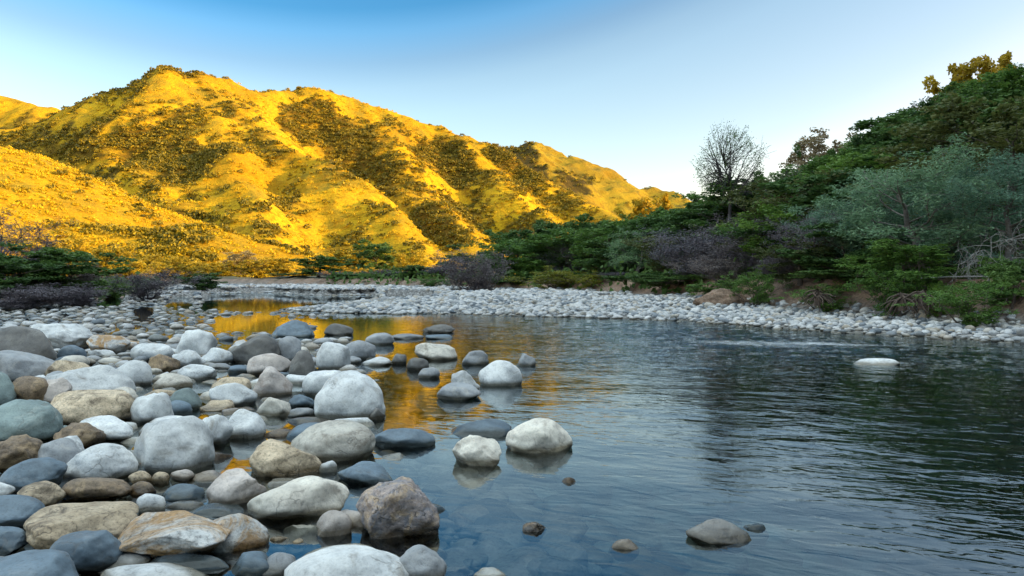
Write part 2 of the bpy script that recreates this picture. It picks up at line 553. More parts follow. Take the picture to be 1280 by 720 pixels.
def hill_mat(name, tint):
    m = N(name)
    pos = m.n('NewGeometry').outputs['Position']
    n1 = m.noise(pos, 0.012, 6, 0.6, 0.5)
    n2 = m.noise(pos, 0.09, 6, 0.7, 0.4)
    n3 = m.noise(pos, 0.7, 4, 0.7)
    c = m.mix(m.rng(n1, 0.38, 0.62), (0.56, 0.37, 0.014), (0.40, 0.235, 0.010))
    c = m.mix(m.rng(m.noise(pos, 0.028, 5, 0.65, 0.8), 0.50, 0.64), c, (0.27, 0.20, 0.018))
    c = m.mix(m.rng(n2, 0.50, 0.66), c, (0.30, 0.17, 0.008))
    c = m.mix(m.rng(m.math('ADD', n2, m.attr('brush')), 0.54, 0.84), c, (0.12, 0.080, 0.010))  # scrub ground tone; in the gully it also paints the cast shadow
    c = m.mix(1.0, c, m.ramp(n3, [(0.3, 0.7), (0.6, 1.08)]), 'MULTIPLY')
    c = m.mix(1.0, c, tint, 'MULTIPLY')
    b = m.bsdf(Base_Color=c, Roughness=0.95)
    b.inputs['Specular IOR Level'].default_value = 0.05
    m.set(b.inputs['Normal'], m.bump(m.math('ADD', n2, m.math('MULTIPLY', n3, 0.25)), 0.7, 3.0))
    return m.m
HILL = hill_mat('golden_grass_hill', (1.0, 0.93, 1))
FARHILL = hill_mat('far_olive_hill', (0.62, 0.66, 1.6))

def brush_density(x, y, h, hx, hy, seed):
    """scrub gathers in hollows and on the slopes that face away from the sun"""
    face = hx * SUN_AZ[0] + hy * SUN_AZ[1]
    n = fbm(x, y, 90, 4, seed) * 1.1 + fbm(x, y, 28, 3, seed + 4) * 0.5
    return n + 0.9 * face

def build_hill(name, ridges, x0, x1, y0, y1, step, slope, seed, rough, kx=1.0):
    xs = np.arange(x0, x1, step)
    ys = np.arange(y0, y1, step)
    X, Y, fc = grid(xs, ys)
    Z = hill_height(X, Y, ridges, slope, seed, rough)
    Zg = Z.reshape(len(ys), len(xs))
    gy, gx = np.gradient(Zg, step)
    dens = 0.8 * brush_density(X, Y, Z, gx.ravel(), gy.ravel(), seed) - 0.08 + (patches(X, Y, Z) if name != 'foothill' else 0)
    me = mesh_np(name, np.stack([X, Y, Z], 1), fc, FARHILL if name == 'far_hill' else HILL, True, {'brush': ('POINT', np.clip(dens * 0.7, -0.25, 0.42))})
    tag(add(name, me), kind='structure')
    return X, Y, Z, dens

PATCH = [(215, 190, 62, 58, .75), (150, 180, 55, 34, .45), (355, 268, 42, 28, .8), (392, 150, 45, 36, 1.0), (435, 192, 34, 42, 1.0), (210, 270, 52, 13, .8), (545, 215, 45, 60, .6), (565, 285, 50, 30, .85), (650, 215, 32, 30, .7), (310, 150, 45, 30, .35), (690, 245, 60, 22, .5), (50, 180, 60, 25, .4), (440, 300, 40, 22, .3), (480, 250, 30, 30, .3), (225, 92, 25, 8, .5), (100, 225, 60, 12, .4), (640, 190, 40, 20, .6), (720, 225, 30, 18, .5)]  # gully entries paint its cast shadow as dark ground and scrub; others are scrub
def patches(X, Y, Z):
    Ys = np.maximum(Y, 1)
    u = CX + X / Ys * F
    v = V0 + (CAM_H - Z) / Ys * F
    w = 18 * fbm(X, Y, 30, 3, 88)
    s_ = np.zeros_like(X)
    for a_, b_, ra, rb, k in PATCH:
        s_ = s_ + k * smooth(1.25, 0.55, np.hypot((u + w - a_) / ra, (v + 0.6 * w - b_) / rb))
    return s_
hills = []
hills.append((build_hill('grassy_hills', HB, -760, 330, 330, 1000, 2.6, 0.80, 11, 0.62), 22000, 0.95))
hills.append((build_hill('foothill', HE, -560, 20, 140, 470, 1.7, 0.42, 23, 0.45), 5000, 0.75))
hills.append((build_hill('back_hill', HA, -1100, -250, 800, 1200, 6, 0.6, 31, 0.9), 500, 1.3))
hills.append((build_hill('far_hill', HD, -200, 560, 900, 1500, 5, 0.6, 37, 0.9), 2200, 1.4))

# ------------------------------------------------------------------ leaves
def leaves(centres, size, tint, seed=0, flat=0.0, aspect=0.6):
    """one small pointed quad for every centre"""
    r = np.random.default_rng(seed)
    n = len(centres)
    a = r.normal(size=(n, 3))
    a[:, 2] *= (1 - flat)
    a /= np.linalg.norm(a, axis=1)[:, None]
    b = r.normal(size=(n, 3))
    b -= (b * a).sum(1)[:, None] * a
    b /= np.linalg.norm(b, axis=1)[:, None]
    s = size * r.uniform(0.55, 1.3, n)[:, None] if np.isscalar(size) else (size * r.uniform(0.6, 1.3, n))[:, None]
    v = np.stack([centres - a * s, centres + b * s * aspect - a * s * 0.1, centres + a * s, centres - b * s * aspect + a * s * 0.1], 1).reshape(-1, 3)
    f = np.arange(n * 4).reshape(n, 4)
    return v, f, np.asarray(tint)

def brush_leafmat():
    return leaf_mat('hill_scrub_leaf', (0.095, 0.088, 0.014), (0.38, 0.28, 0.016), 0.15)
BRUSH = brush_leafmat()
cs, ts, szs = [], [], []
for hi, ((X, Y, Z, D), cnt, k) in enumerate(hills):
    r = np.random.default_rng(100 + hi)
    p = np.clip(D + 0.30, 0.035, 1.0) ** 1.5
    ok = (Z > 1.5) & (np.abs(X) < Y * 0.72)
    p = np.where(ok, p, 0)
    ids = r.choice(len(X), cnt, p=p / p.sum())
    for i in ids:
        rad = r.uniform(1.2, 3.3) * k
        nl = 44
        d = r.normal(size=(nl, 3))
        d /= np.linalg.norm(d, axis=1)[:, None]
        d[:, 2] = np.abs(d[:, 2]) * 0.85
        rr = rad * r.uniform(0.65, 1.05, nl)[:, None]
        cs.append(np.array([X[i] + r.uniform(-2, 2), Y[i] + r.uniform(-2, 2), Z[i] - 0.2]) + d * rr)
        t0 = r.random() ** 1.3 * (1.0 if D[i] < 0.3 else 0.55)  # darker leaves in dense patches, the painted gully shadow included
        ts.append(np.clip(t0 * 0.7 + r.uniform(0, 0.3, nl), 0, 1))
        szs.append(np.full(nl, rad * 0.25))
gc, gt, gs = [], [], []
for hi, ((X, Y, Z, D), cnt, k) in enumerate(hills[:2]):
    r = np.random.default_rng(300 + hi)
    p = np.where((Z > 0.8) & (np.abs(X) < Y * 0.72), np.clip(0.5 + 1.0 * fbm(X, Y, 24, 3, 61) - 0.35 * D, 0.03, 1), 0)
    ids = r.choice(len(X), (8000, 4200)[hi], p=p / p.sum())
    for i in ids:
        rad = r.uniform(0.7, 1.9) * (1.0, 0.85)[hi]
        d = r.normal(size=(30, 3))
        d /= np.linalg.norm(d, axis=1)[:, None]
        d[:, 2] = np.abs(d[:, 2]) * 0.85
        gc.append(np.array([X[i] + r.uniform(-1, 1), Y[i] + r.uniform(-1, 1), Z[i] - 0.15]) + d * rad * r.uniform(0.6, 1.05, 30)[:, None])
        gt.append(np.clip(0.25 + r.random() * 0.5 + r.uniform(0, 0.25, 30), 0, 1))
        gs.append(np.full(30, rad * 0.27))
v, f, t = leaves(np.concatenate(gc), np.concatenate(gs), np.concatenate(gt), 6, 0, 0.8)
me = mesh_np('golden_scrub', v, f, leaf_mat('golden_scrub_leaf', (0.36, 0.25, 0.014), (0.68, 0.50, 0.022), 0.35), False, {'tint': ('FACE', t)})
tag(add('golden_scrub', me), 'low golden bushes and grass tussocks covering the sunlit foothill', 'scrub', kind='stuff')
cs = np.concatenate(cs)
v, f, t = leaves(cs, np.concatenate(szs), np.concatenate(ts), 5, 0, 0.8)
me = mesh_np('hill_scrub', v, f, BRUSH, False, {'tint': ('FACE', t)})
tag(add('hill_scrub', me), 'dark and golden scrub dotted over the sunlit grassy hills', 'scrub', kind='stuff')

# ------------------------------------------------------------------ water
m = N('river_water')
pos = m.n('NewGeometry').outputs['Position']
rot = m.n('VectorRotate', {'rotation_type': 'Z_AXIS'}, Vector=pos, Angle=0.42)
flow = m.n('VectorMath', {'operation': 'MULTIPLY'}, i0=rot.outputs[0])
flow.inputs[1].default_value = (1.0, 2.2, 1.0)
rip = m.attr('ripple')
n1 = m.noise(flow.outputs[0], 3.6, 2, 0.5, 0.9)
n2 = m.noise(flow.outputs[0], 9.0, 2, 0.5, 0.6)
h = m.math('ADD', m.math('MULTIPLY', n1, 1.0), m.math('MULTIPLY', n2, 0.12))
h = m.math('MULTIPLY', h, rip)
nrm = m.bump(h, 1.0, 0.03)
fr = m.n('Fresnel', IOR=1.85)
m.set(fr.inputs['Normal'], nrm)
gl = m.n('BsdfGlossy', Roughness=0.004, Color=(0.90, 0.97, 1.0))
m.set(gl.inputs['Normal'], nrm)
foam = m.attr('foam')
fn = m.noise(flow.outputs[0], 6, 6, 0.75)
fmask = m.rng(m.math('ADD', fn, foam), 0.98, 1.5)
tr = m.n('BsdfTransparent', Color=(0.93, 0.97, 0.96))
mx = m.n('MixShader', i0=fr.outputs[0])
m.t.links.new(tr.outputs[0], mx.inputs[1])
m.t.links.new(gl.outputs[0], mx.inputs[2])
df = m.n('BsdfDiffuse', Color=(0.75, 0.78, 0.8))
mx2 = m.n('MixShader', i0=fmask)
m.t.links.new(mx.outputs[0], mx2.inputs[1])
m.t.links.new(df.outputs[0], mx2.inputs[2])
m.t.links.new(mx2.outputs[0], m.out.inputs[0])
va = m.n('VolumeAbsorption', Color=(0.05, 0.44, 0.58), Density=1.0)
m.t.links.new(va.outputs[0], m.out.inputs['Volume'])
WATER = m.m
xs = spaced(-90, 30, 0.045, 1.5, 0.010)
ys = spaced(-20, 130, 0.035, 3.0, 0.010)
X, Y, fc = grid(xs, ys)
dl = pl_sd(X, Y, LEFT)
strength = smooth(-0.3, 4.0, dl) * smooth(1.5, 6.5, Y + X * 0.9)
rapid = 0.8 * np.exp(-(((X - 5.0) / 1.9) ** 2 + ((Y - 15.3) / 1.2) ** 2)) + 0.5 * np.exp(-(((X - 1.0) / 1.6) ** 2 + ((Y - 12.0) / 1.4) ** 2))
bright = smooth(9, 14, Y) * smooth(25, 21, Y) * smooth(0.2, 2.0, X + 0.0 * Y) * smooth(8.5, 5.0, X)
q = lambda sx, sy, sd, th: vn(np.stack([(X * math.cos(th) + Y * math.sin(th)) / sx, (-X * math.sin(th) + Y * math.cos(th)) / sy, np.zeros_like(X)], 1), sd)
wz = 0.0060 * q(1.5, 0.60, 3, -0.35) + 0.0030 * q(0.75, 0.30, 4, 0.1) + 0.0034 * q(0.36, 0.17, 6, -0.25) + 0.0009 * q(0.18, 0.09, 7, -0.5) * smooth(14, 7, Y)
Z = wz * (0.03 + 1.0 * strength) + 0.010 * bright * q(0.55, 0.24, 21, -0.15) + 0.010 * rapid * q(0.6, 0.3, 9, 0)
band = smooth(-6.5, -3.5, -pl_sd(X, Y, FAR)) * smooth(-0.6, -2.0, -pl_sd(X, Y, FAR)) * smooth(26, 19, Y) * smooth(1.0, 4.0, X)
Z += 0.007 * band * q(0.8, 0.28, 12, -0.5) + 0.004 * band * q(0.35, 0.14, 14, -0.4)
Z *= smooth(-6, 0, dl) * smooth(45, 30, Y)
foam = 0.17 * np.exp(-(((X - 5.0) / 1.7) ** 2 + ((Y - 15.2) / 0.8) ** 2)) + 0.52 * np.exp(-(((X - P(1112, 459)[0]) / 0.55) ** 2 + ((Y - P(1097, 461)[1]) / 0.20) ** 2)) + 0.36 * np.clip(rapid, 0, 1) + 0.45 * band * (0.6 + 0.4 * q(1.2, 0.5, 44, -0.4))
ripple = 0.02 + 0.45 * band + 0.35 * bright + 0.23 * strength + 0.35 * np.clip(rapid, 0, 1) + 0.02 * smooth(-3, 0, dl)
nv = len(X)
nx, ny = len(xs), len(ys)
idx = np.arange(nv).reshape(ny, nx)
top = np.stack([X, Y, Z], 1)
loop = np.concatenate([idx[0, :], idx[1:, -1], idx[-1, -2::-1], idx[-2:0:-1, 0]])
low = top[loop].copy()
low[:, 2] = -2.5
lo = nv + np.arange(len(loop))
side = np.stack([loop, lo, np.roll(lo, -1), np.roll(loop, -1)], 1)
cidx = nv + len(loop)
v = np.concatenate([top, low, [[-30, 40, -2.5]]])
bot = np.stack([lo, np.full(len(lo), cidx), np.full(len(lo), cidx), np.roll(lo, -1)], 1)
me = bpy.data.meshes.new('river_water')
quads = np.concatenate([fc, side])
tris = np.stack([lo, np.full(len(lo), cidx), np.roll(lo, -1)], 1)
lt = np.concatenate([np.full(len(quads), 4), np.full(len(tris), 3)]).astype(np.int32)
ls = np.concatenate([[0], np.cumsum(lt)[:-1]]).astype(np.int32)
me.vertices.add(len(v))
me.vertices.foreach_set('co', v.astype(np.float32).ravel())
me.loops.add(int(lt.sum()))
me.loops.foreach_set('vertex_index', np.concatenate([quads.ravel(), tris.ravel()]).astype(np.int32))
me.polygons.add(len(lt))
me.polygons.foreach_set('loop_start', ls)
me.polygons.foreach_set('loop_total', lt)
me.polygons.foreach_set('use_smooth', np.concatenate([np.ones(len(fc), bool), np.zeros(len(lt) - len(fc), bool)]))
pad = np.zeros(len(v) - nv)
for an, arr in (('foam', foam), ('ripple', ripple)):
    a = me.attributes.new(an, 'FLOAT', 'POINT')
    a.data.foreach_set('value', np.concatenate([arr, pad]).astype(np.float32))
me.update(calc_edges=True)
me.materials.append(WATER)
tag(add('river_water', me), kind='structure')
# ------------------------------------------------------------------ stones
def ico(level):
    import bmesh
    bm = bmesh.new()
    bmesh.ops.create_icosphere(bm, subdivisions=level, radius=1.0)
    bm.verts.ensure_lookup_table()
    v = np.array([x.co[:] for x in bm.verts])
    f = np.array([[x.index for x in y.verts] for y in bm.faces])
    bm.free()
    return v, f
ICO = {k: ico(k) for k in (2, 3, 4, 5)}

def stone_shape(level, seed, kind='round'):
    """unit stone: a sphere planed by soft facets, then weathered"""
    r = np.random.default_rng(seed)
    v, f = ICO[level]
    p = v.copy()
    hard = {'round': 0.6, 'flat': 0.7, 'angular': 0.92, 'rough': 0.75}[kind]
    nf = {'round': 9, 'flat': 10, 'angular': 15, 'rough': 11}[kind]
    for _ in range(nf):
        n = r.normal(size=3)
        n /= np.linalg.norm(n)
        o = r.uniform(0.62, 0.9)
        d = np.maximum(p @ n - o, 0)
        p = p - n * (d * hard)[:, None]
    amp = {'round': 0.12, 'flat': 0.10, 'angular': 0.14, 'rough': 0.20}[kind]
    s = r.uniform(0, 99, 3)
    k = amp * vn(p * 1.25 + s, 1) + amp * 0.35 * vn(p * 3.1 + s, 2)
    if kind in ('angular', 'rough'):
        k = k + (0.05 if kind == 'rough' else 0.022) * vn(p * 7.0 + s, 3) + (0.022 if kind == 'rough' else 0.008) * vn(p * 17 + s, 4)
    else:
        k = k + 0.014 * vn(p * 6.5 + s, 3) + 0.004 * vn(p * 15 + s, 4)
    p = p * (1 + k)[:, None]
    if kind == 'flat':
        p[:, 2] = np.sign(p[:, 2]) * np.abs(p[:, 2]) ** 1.15
    return p, f

def fit(p, a, b, c, tilt=0.0):
    if tilt:
        t = math.radians(tilt)
        p = p * np.array([a, b, c])
        x = p[:, 0] * math.cos(t) + p[:, 2] * math.sin(t)
        z = -p[:, 0] * math.sin(t) + p[:, 2] * math.cos(t)
        p = np.stack([x, p[:, 1], z], 1)
    lo, hi = p.min(0), p.max(0)
    return (p - (lo + hi) / 2) / ((hi - lo) / 2) * np.array([a, b, c])

# (left, top, right, bottom in the photograph), stone, shape, tilt, lift of its foot, label, short phrase for its neighbours
HAND = [
 (-42, 689, 102, 770, 'slate', 'round', 0, .05, 'large smooth blue-grey boulder cut by the bottom left corner', 'blue-grey corner boulder'),
 (60, 664, 147, 716, 'slate', 'round', 0, .05, 'smooth blue-grey boulder between the tan slab and the corner boulder', 'blue-grey boulder below the tan slab'),
 (108, 690, 183, 725, 'grey', 'flat', -8, .0, 'flat grey-green stone leaning under the rust stained white boulder', 'leaning flat grey stone'),
 (120, 704, 268, 755, 'white', 'flat', 3, .0, 'broad white stone with faint pink marks at the bottom edge', 'broad white bottom-edge stone'),
 (184, 698, 290, 722, 'slate', 'flat', 0, .0, 'long thin slate stone under the rust stained white boulder', 'long thin slate'),
 (148, 639, 288, 698, 'stained', 'angular', 6, .06, 'white boulder with a large rust orange stain on its lower face', 'rust stained white boulder'),
 (32, 627, 183, 690, 'tan', 'angular', 2, .04, 'long tan angular slab with a dark left end', 'long tan slab'),
 (-30, 657, 32, 692, 'slate', 'angular', 0, .04, 'square slate block at the left edge, the lower of two', 'lower slate block'),
 (-30, 619, 48, 661, 'slate', 'round', 0, .06, 'blunt slate block at the left edge, the upper of two', 'upper slate block'),
 (22, 603, 78, 630, 'tan', 'angular', 5, .06, 'small tan and grey wedge above the upper slate block', 'small tan wedge'),
 (-16, 602, 14, 621, 'white', 'round', 0, .06, 'small pale round stone touching the left edge', 'pale left-edge stone'),
 (2, 573, 78, 612, 'slate', 'round', -6, .06, 'grey-blue rounded stone below the brown rock', 'grey-blue rounded stone'),
 (45, 548, 106, 592, 'grey', 'round', 0, .04, 'plain grey round stone left of the white oval', 'plain grey round stone'),
 (-24, 545, 49, 590, 'brown', 'rough', 0, .08, 'mottled dark brown rock at the left edge', 'mottled brown rock'),
 (83, 554, 167, 597, 'white', 'round', 0, .06, 'clean white oval stone left of the big pale dome', 'clean white oval'),
 (160, 520, 264, 592, 'white', 'round', 12, .02, 'large smooth pale dome shaped boulder with a blue-grey patch', 'big pale dome'),
 (78, 594, 163, 630, 'brown', 'flat', 0, .02, 'flat brown stone under the clean white oval', 'flat brown stone'),
 (160, 589, 188, 607, 'tan', 'round', 0, .02, 'small tan cobble under the left side of the pale dome', 'small tan cobble'),
 (188, 590, 210, 606, 'tan', 'round', 0, .02, 'small buff cobble under the middle of the pale dome', 'small buff cobble'),
 (161, 602, 193, 621, 'brown', 'round', 0, .02, 'small rusty cobble right of the flat brown stone', 'small rusty cobble'),
 (212, 587, 242, 602, 'pink', 'round', 0, .02, 'small pinkish cobble under the right side of the pale dome', 'small pinkish cobble'),
 (170, 617, 206, 643, 'white', 'round', 0, .02, 'small white egg shaped stone above the rust stained boulder', 'small white egg stone'),
 (200, 605, 254, 631, 'slate', 'round', 0, .0, 'small glossy blue-grey stone right of the white egg stone', 'small glossy slate'),
 (260, 586, 331, 637, 'pink', 'angular', -28, .0, 'pale pinkish stone with a raised point beside the long cream boulder', 'pointed pinkish stone'),
 (240, 629, 306, 652, 'slate', 'flat', 0, .0, 'thin dark slate under the pointed pinkish stone', 'thin dark slate'),
 (248, 643, 334, 697, 'stained', 'round', 5, .0, 'white oval stone with a brown spot near its top', 'brown spotted white oval'),
 (311, 594, 434, 658, 'cream', 'round', -3, .0, 'long cream white boulder in the middle of the near bank', 'long cream boulder'),
 (310, 549, 403, 601, 'tan', 'angular', 14, .0, 'tan log shaped boulder with a blunt dark left end', 'tan log shaped boulder'),
 (398, 577, 421, 595, 'white', 'round', 0, .0, 'tiny white round stone right of the tan log shaped boulder', 'tiny white stone'),
 (362, 527, 468, 581, 'cream', 'round', 2, .0, 'broad flat topped cream boulder below the biggest white boulder', 'flat topped cream boulder'),
 (421, 576, 494, 610, 'slate', 'flat', 4, .0, 'flat blue-grey stone above the rough brown boulder', 'flat blue-grey stone'),
 (394, 638, 440, 677, 'pink', 'round', 0, .0, 'small purplish brown stone left of the rough brown boulder', 'purplish stone'),
 (443, 596, 551, 682, 'rough', 'rough', -8, .0, 'big rough brown and grey boulder at the water edge', 'big rough brown boulder'),
 (350, 682, 510, 770, 'white', 'round', 0, .0, 'large white boulder cut by the bottom edge', 'large white bottom boulder'),
 (488, 681, 558, 740, 'grey', 'round', -10, .0, 'grey boulder below the rough brown boulder', 'grey boulder under the rough one'),
 (288, 690, 348, 727, 'slate', 'angular', 6, .0, 'bluish angular stone with a pale neighbour above the bottom edge', 'bluish angular stone'),
 (322, 691, 369, 728, 'grey', 'angular', -12, .0, 'light grey angular stone leaning on the bluish one', 'light grey angular stone'),
 (336, 670, 360, 683, 'tan', 'rough', 0, .0, 'small pitted tan stone in the gap above the bluish angular stone', 'small pitted tan stone'),
 (360, 675, 380, 686, 'tan', 'rough', 0, .0, 'tiny pitted tan stone in the wet gap', 'tiny pitted stone'),
 (466, 534, 545, 567, 'slate', 'flat', 5, -.02, 'wet dark slate below the biggest white boulder, half in water', 'wet dark slate'),
 (562, 524, 642, 552, 'slate', 'flat', 0, -.02, 'dark flat stone between the two pale river stones', 'dark flat river stone'),
 (565, 543, 627, 589, 'cream', 'angular', 0, -.01, 'pale blocky stone standing alone in the water, nearer one', 'pale blocky river stone'),
 (632, 524, 716, 572, 'cream', 'round', 0, -.01, 'cream oval stone furthest out in the calm water', 'cream oval in the river'),
 (590, 711, 634, 735, 'white', 'round', 0, .0, 'pale stone tip cut by the bottom edge in the water', 'pale stone tip'),
 (857, 651, 937, 690, 'taupe', 'angular', 6, -.01, 'low dark grey stone just breaking the water at right', 'low slate in the river'),
 (930, 655, 962, 677, 'slate', 'round', 0, -.03, 'small dark stone right of the low slate in the river', 'small dark river stone'),
 (763, 674, 800, 699, 'pink', 'round', 0, -.02, 'small brownish stone breaking the water near the bottom', 'small brownish river stone'),
 (652, 653, 684, 676, 'rough', 'rough', 0, -.02, 'small reddish rough stone in the shallows', 'small reddish stone'),
 (702, 597, 721, 611, 'brown', 'round', 0, -.01, 'tiny dark stone tip out in the calm water', 'tiny dark stone tip'),
 (598, 450, 653, 486, 'white', 'round', 0, -.01, 'white rounded boulder with a dark wet base out in the river', 'white mid-river boulder'),
 (546, 479, 602, 504, 'grey', 'flat', 3, -.01, 'low grey stone that carries a smaller one in the river', 'low grey carrier stone'),
 (563, 463, 600, 487, 'white', 'rough', 0, .05, 'pale lumpy stone resting on the low grey stone in the river', 'pale lumpy stone'),
 (577, 438, 611, 459, 'grey', 'angular', 0, -.01, 'small grey stone behind the white mid-river boulder', 'small grey river stone'),
 (519, 428, 572, 453, 'cream', 'angular', 0, -.01, 'pale pointed stone with a dark flat foot in the orange reflection', 'pale pointed river stone'),
 (508, 447, 536, 466, 'taupe', 'round', 0, -.01, 'dark grey stone left of the low grey river stone', 'dark grey river stone'),
 (523, 459, 550, 476, 'grey', 'round', 0, -.01, 'small light grey stone touching the dark grey river stone', 'small light river stone'),
 (396, 463, 481, 527, 'white', 'round', 0, .0, 'biggest white round boulder at the edge of the orange reflection', 'biggest white boulder'),
 (379, 463, 431, 498, 'white', 'round', -12, .0, 'pale boulder tucked behind the biggest white boulder', 'tucked pale boulder'),
 (460, 510, 481, 528, 'taupe', 'angular', 0, .0, 'small dark stone at the foot of the biggest white boulder', 'small dark foot stone'),
 (316, 459, 365, 498, 'pink', 'angular', 20, .0, 'upright brownish pyramid shaped stone', 'upright pyramid stone'),
 (262, 478, 321, 511, 'white', 'flat', 4, .0, 'pale stone with a dark blue underside beside the small orange pool', 'pale stone with dark underside'),
 (320, 496, 368, 523, 'cream', 'angular', 0, .0, 'pale low stone left of the biggest white boulder', 'pale low stone'),
 (358, 493, 394, 513, 'slate', 'rough', 0, .0, 'dark blue-grey rough stone behind the pale low stone', 'dark rough blue stone'),
 (360, 509, 396, 525, 'grey', 'angular', 0, .0, 'small grey stone wedged left of the biggest white boulder', 'small wedged grey stone'),
 (283, 512, 331, 552, 'white', 'round', -15, .0, 'white tilted stone right of the knobbly pale stone', 'white tilted stone'),
 (243, 517, 290, 562, 'white', 'rough', 0, .0, 'knobbly pale stone right of the big pale dome', 'knobbly pale stone'),
 (363, 437, 395, 473, 'taupe', 'angular', 0, .04, 'dark grey upright stone between the pale ones', 'dark upright stone'),
 (394, 427, 437, 464, 'white', 'round', 0, .0, 'tall pale stone right of the dark upright stone', 'tall pale stone'),
 (430, 425, 470, 451, 'grey', 'round', 6, .0, 'grey-white stone right of the tall pale stone', 'grey-white stone'),
 (290, 418, 353, 453, 'taupe', 'round', 0, .04, 'large dark taupe boulder in the middle of the bank', 'dark taupe boulder'),
 (342, 420, 378, 452, 'grey', 'round', 0, .03, 'pale grey stone pressed against the dark taupe boulder', 'pale grey pressed stone'),
 (310, 442, 366, 469, 'pink', 'round', -5, .02, 'pinkish grey stone below the dark taupe boulder', 'pinkish grey stone'),
 (338, 400, 394, 423, 'slate', 'angular', 0, .0, 'peaked slate boulder beside the bright orange pool', 'peaked slate boulder'),
 (405, 404, 441, 421, 'taupe', 'flat', 0, -.01, 'low brownish stone inside the bright orange pool', 'low brownish pool stone'),
 (457, 416, 493, 433, 'grey', 'round', 0, -.01, 'grey stone at the near right corner of the orange pool', 'grey pool corner stone'),
 (221, 455, 269, 478, 'white', 'round', 0, .0, 'white oval with a dark underside above the small pool', 'white oval above the pool'),
 (137, 450, 190, 481, 'white', 'round', 0, .04, 'bright white oval in the middle of the left bank', 'bright white bank oval'),
 (-8, 407, 72, 454, 'taupe', 'round', 0, .10, 'largest dark grey-green boulder near the left edge', 'largest dark boulder'),
 (-20, 438, 62, 474, 'grey', 'flat', 0, .08, 'grey boulder with a white band in front of the largest dark boulder', 'white banded grey boulder'),
 (60, 449, 110, 471, 'tan', 'angular', 0, .08, 'sandy tan stone right of the white banded grey boulder', 'sandy tan stone'),
 (14, 470, 62, 502, 'brown', 'round', 0, .08, 'dark brown round stone under the white banded grey boulder', 'dark brown round stone'),
 (50, 472, 86, 501, 'pink', 'angular', 0, .07, 'dull brownish stone between the dark brown stone and the buff boulder', 'dull brownish stone'),
 (64, 488, 163, 529, 'tan', 'round', 0, .06, 'wide buff boulder right of the green-grey boulder', 'wide buff boulder'),
 (-14, 500, 73, 551, 'teal', 'round', 0, .08, 'large green-grey boulder at the left edge', 'large green-grey boulder'),
 (-30, 465, 15, 506, 'teal', 'round', 0, .08, 'pale green-grey boulder top cut by the left edge', 'pale green-grey boulder'),
 (62, 456, 165, 496, 'white', 'flat', 9, .06, 'long white stone sloping to the right behind the buff boulder', 'long sloping white stone'),
 (68, 529, 126, 558, 'brown', 'rough', 0, .06, 'dark brown rough stone under the wide buff boulder', 'dark brown rough stone'),
 (100, 520, 168, 549, 'white', 'angular', 8, .06, 'white angular stone under the wide buff boulder', 'white angular stone'),
 (165, 489, 217, 531, 'white', 'rough', 0, .02, 'white jagged stone above the big pale dome', 'white jagged stone'),
 (207, 485, 253, 516, 'teal', 'round', 0, .0, 'pale greenish stone left of the small orange pool', 'pale greenish stone'),
 (165, 429, 215, 451, 'white', 'round', 0, .03, 'white stone behind the bright white bank oval', 'white stone behind the oval'),
 (180, 442, 222, 466, 'brown', 'rough', 0, .02, 'rusty brown rough stone right of the bright white bank oval', 'rusty brown rough stone'),
 (215, 437, 256, 461, 'white', 'angular', 0, .01, 'white blocky stone above the white oval by the pool', 'white blocky stone'),
 (220, 411, 270, 446, 'white', 'rough', 0, .02, 'large lumpy white boulder behind the white blocky stone', 'lumpy white boulder'),
 (250, 434, 295, 456, 'white', 'flat', 0, .01, 'flat white stone left of the dark taupe boulder', 'flat white stone'),
 (110, 418, 162, 441, 'stained', 'angular', 0, .06, 'tan and white blotched stone behind the left bank cobbles', 'blotched tan stone'),
 (74, 431, 107, 452, 'slate', 'round', 0, .06, 'dark slate stone right of the largest dark boulder', 'dark slate beside the largest dark boulder'),
 (32, 404, 114, 436, 'white', 'rough', 6, .08, 'broad bluish white stone behind the largest dark boulder', 'broad bluish white stone'),
 (528, 405, 568, 418, 'taupe', 'rough', 0, -.01, 'low dark rough stone at the far end of the orange reflection', 'far dark reflection stone'),
 (486, 417, 530, 426, 'grey', 'flat', 0, -.01, 'thin flat stone left of the far dark stone in the orange reflection', 'thin flat reflection stone'),
 (532, 418, 566, 426, 'slate', 'flat', 0, -.01, 'thin slate just in front of the far dark stone', 'thin far slate'),
 (646, 442, 670, 461, 'grey', 'flat', 0, -.02, 'low grey stone touching the right side of the white mid-river boulder', 'low grey side stone'),
 (488, 442, 508, 458, 'taupe', 'round', 0, -.01, 'small dark stone left of the dark grey river stone', 'small dark river neighbour'),
 (452, 446, 490, 460, 'white', 'flat', 0, -.01, 'flat white stone behind the biggest white boulder', 'flat white back stone'),
 (1066, 449, 1128, 461, 'white', 'flat', 0, -.02, 'low white rock washed by the current out in the green water', 'low white current rock'),
 (0, 520, 0, 520, None, None, 0, 0, '', ''),
]
HAND = [h for h in HAND if h[4]]
GROUP = 'boulders and cobbles of the near bank'
placed = []      # x, y, radius x, radius y
refs = []
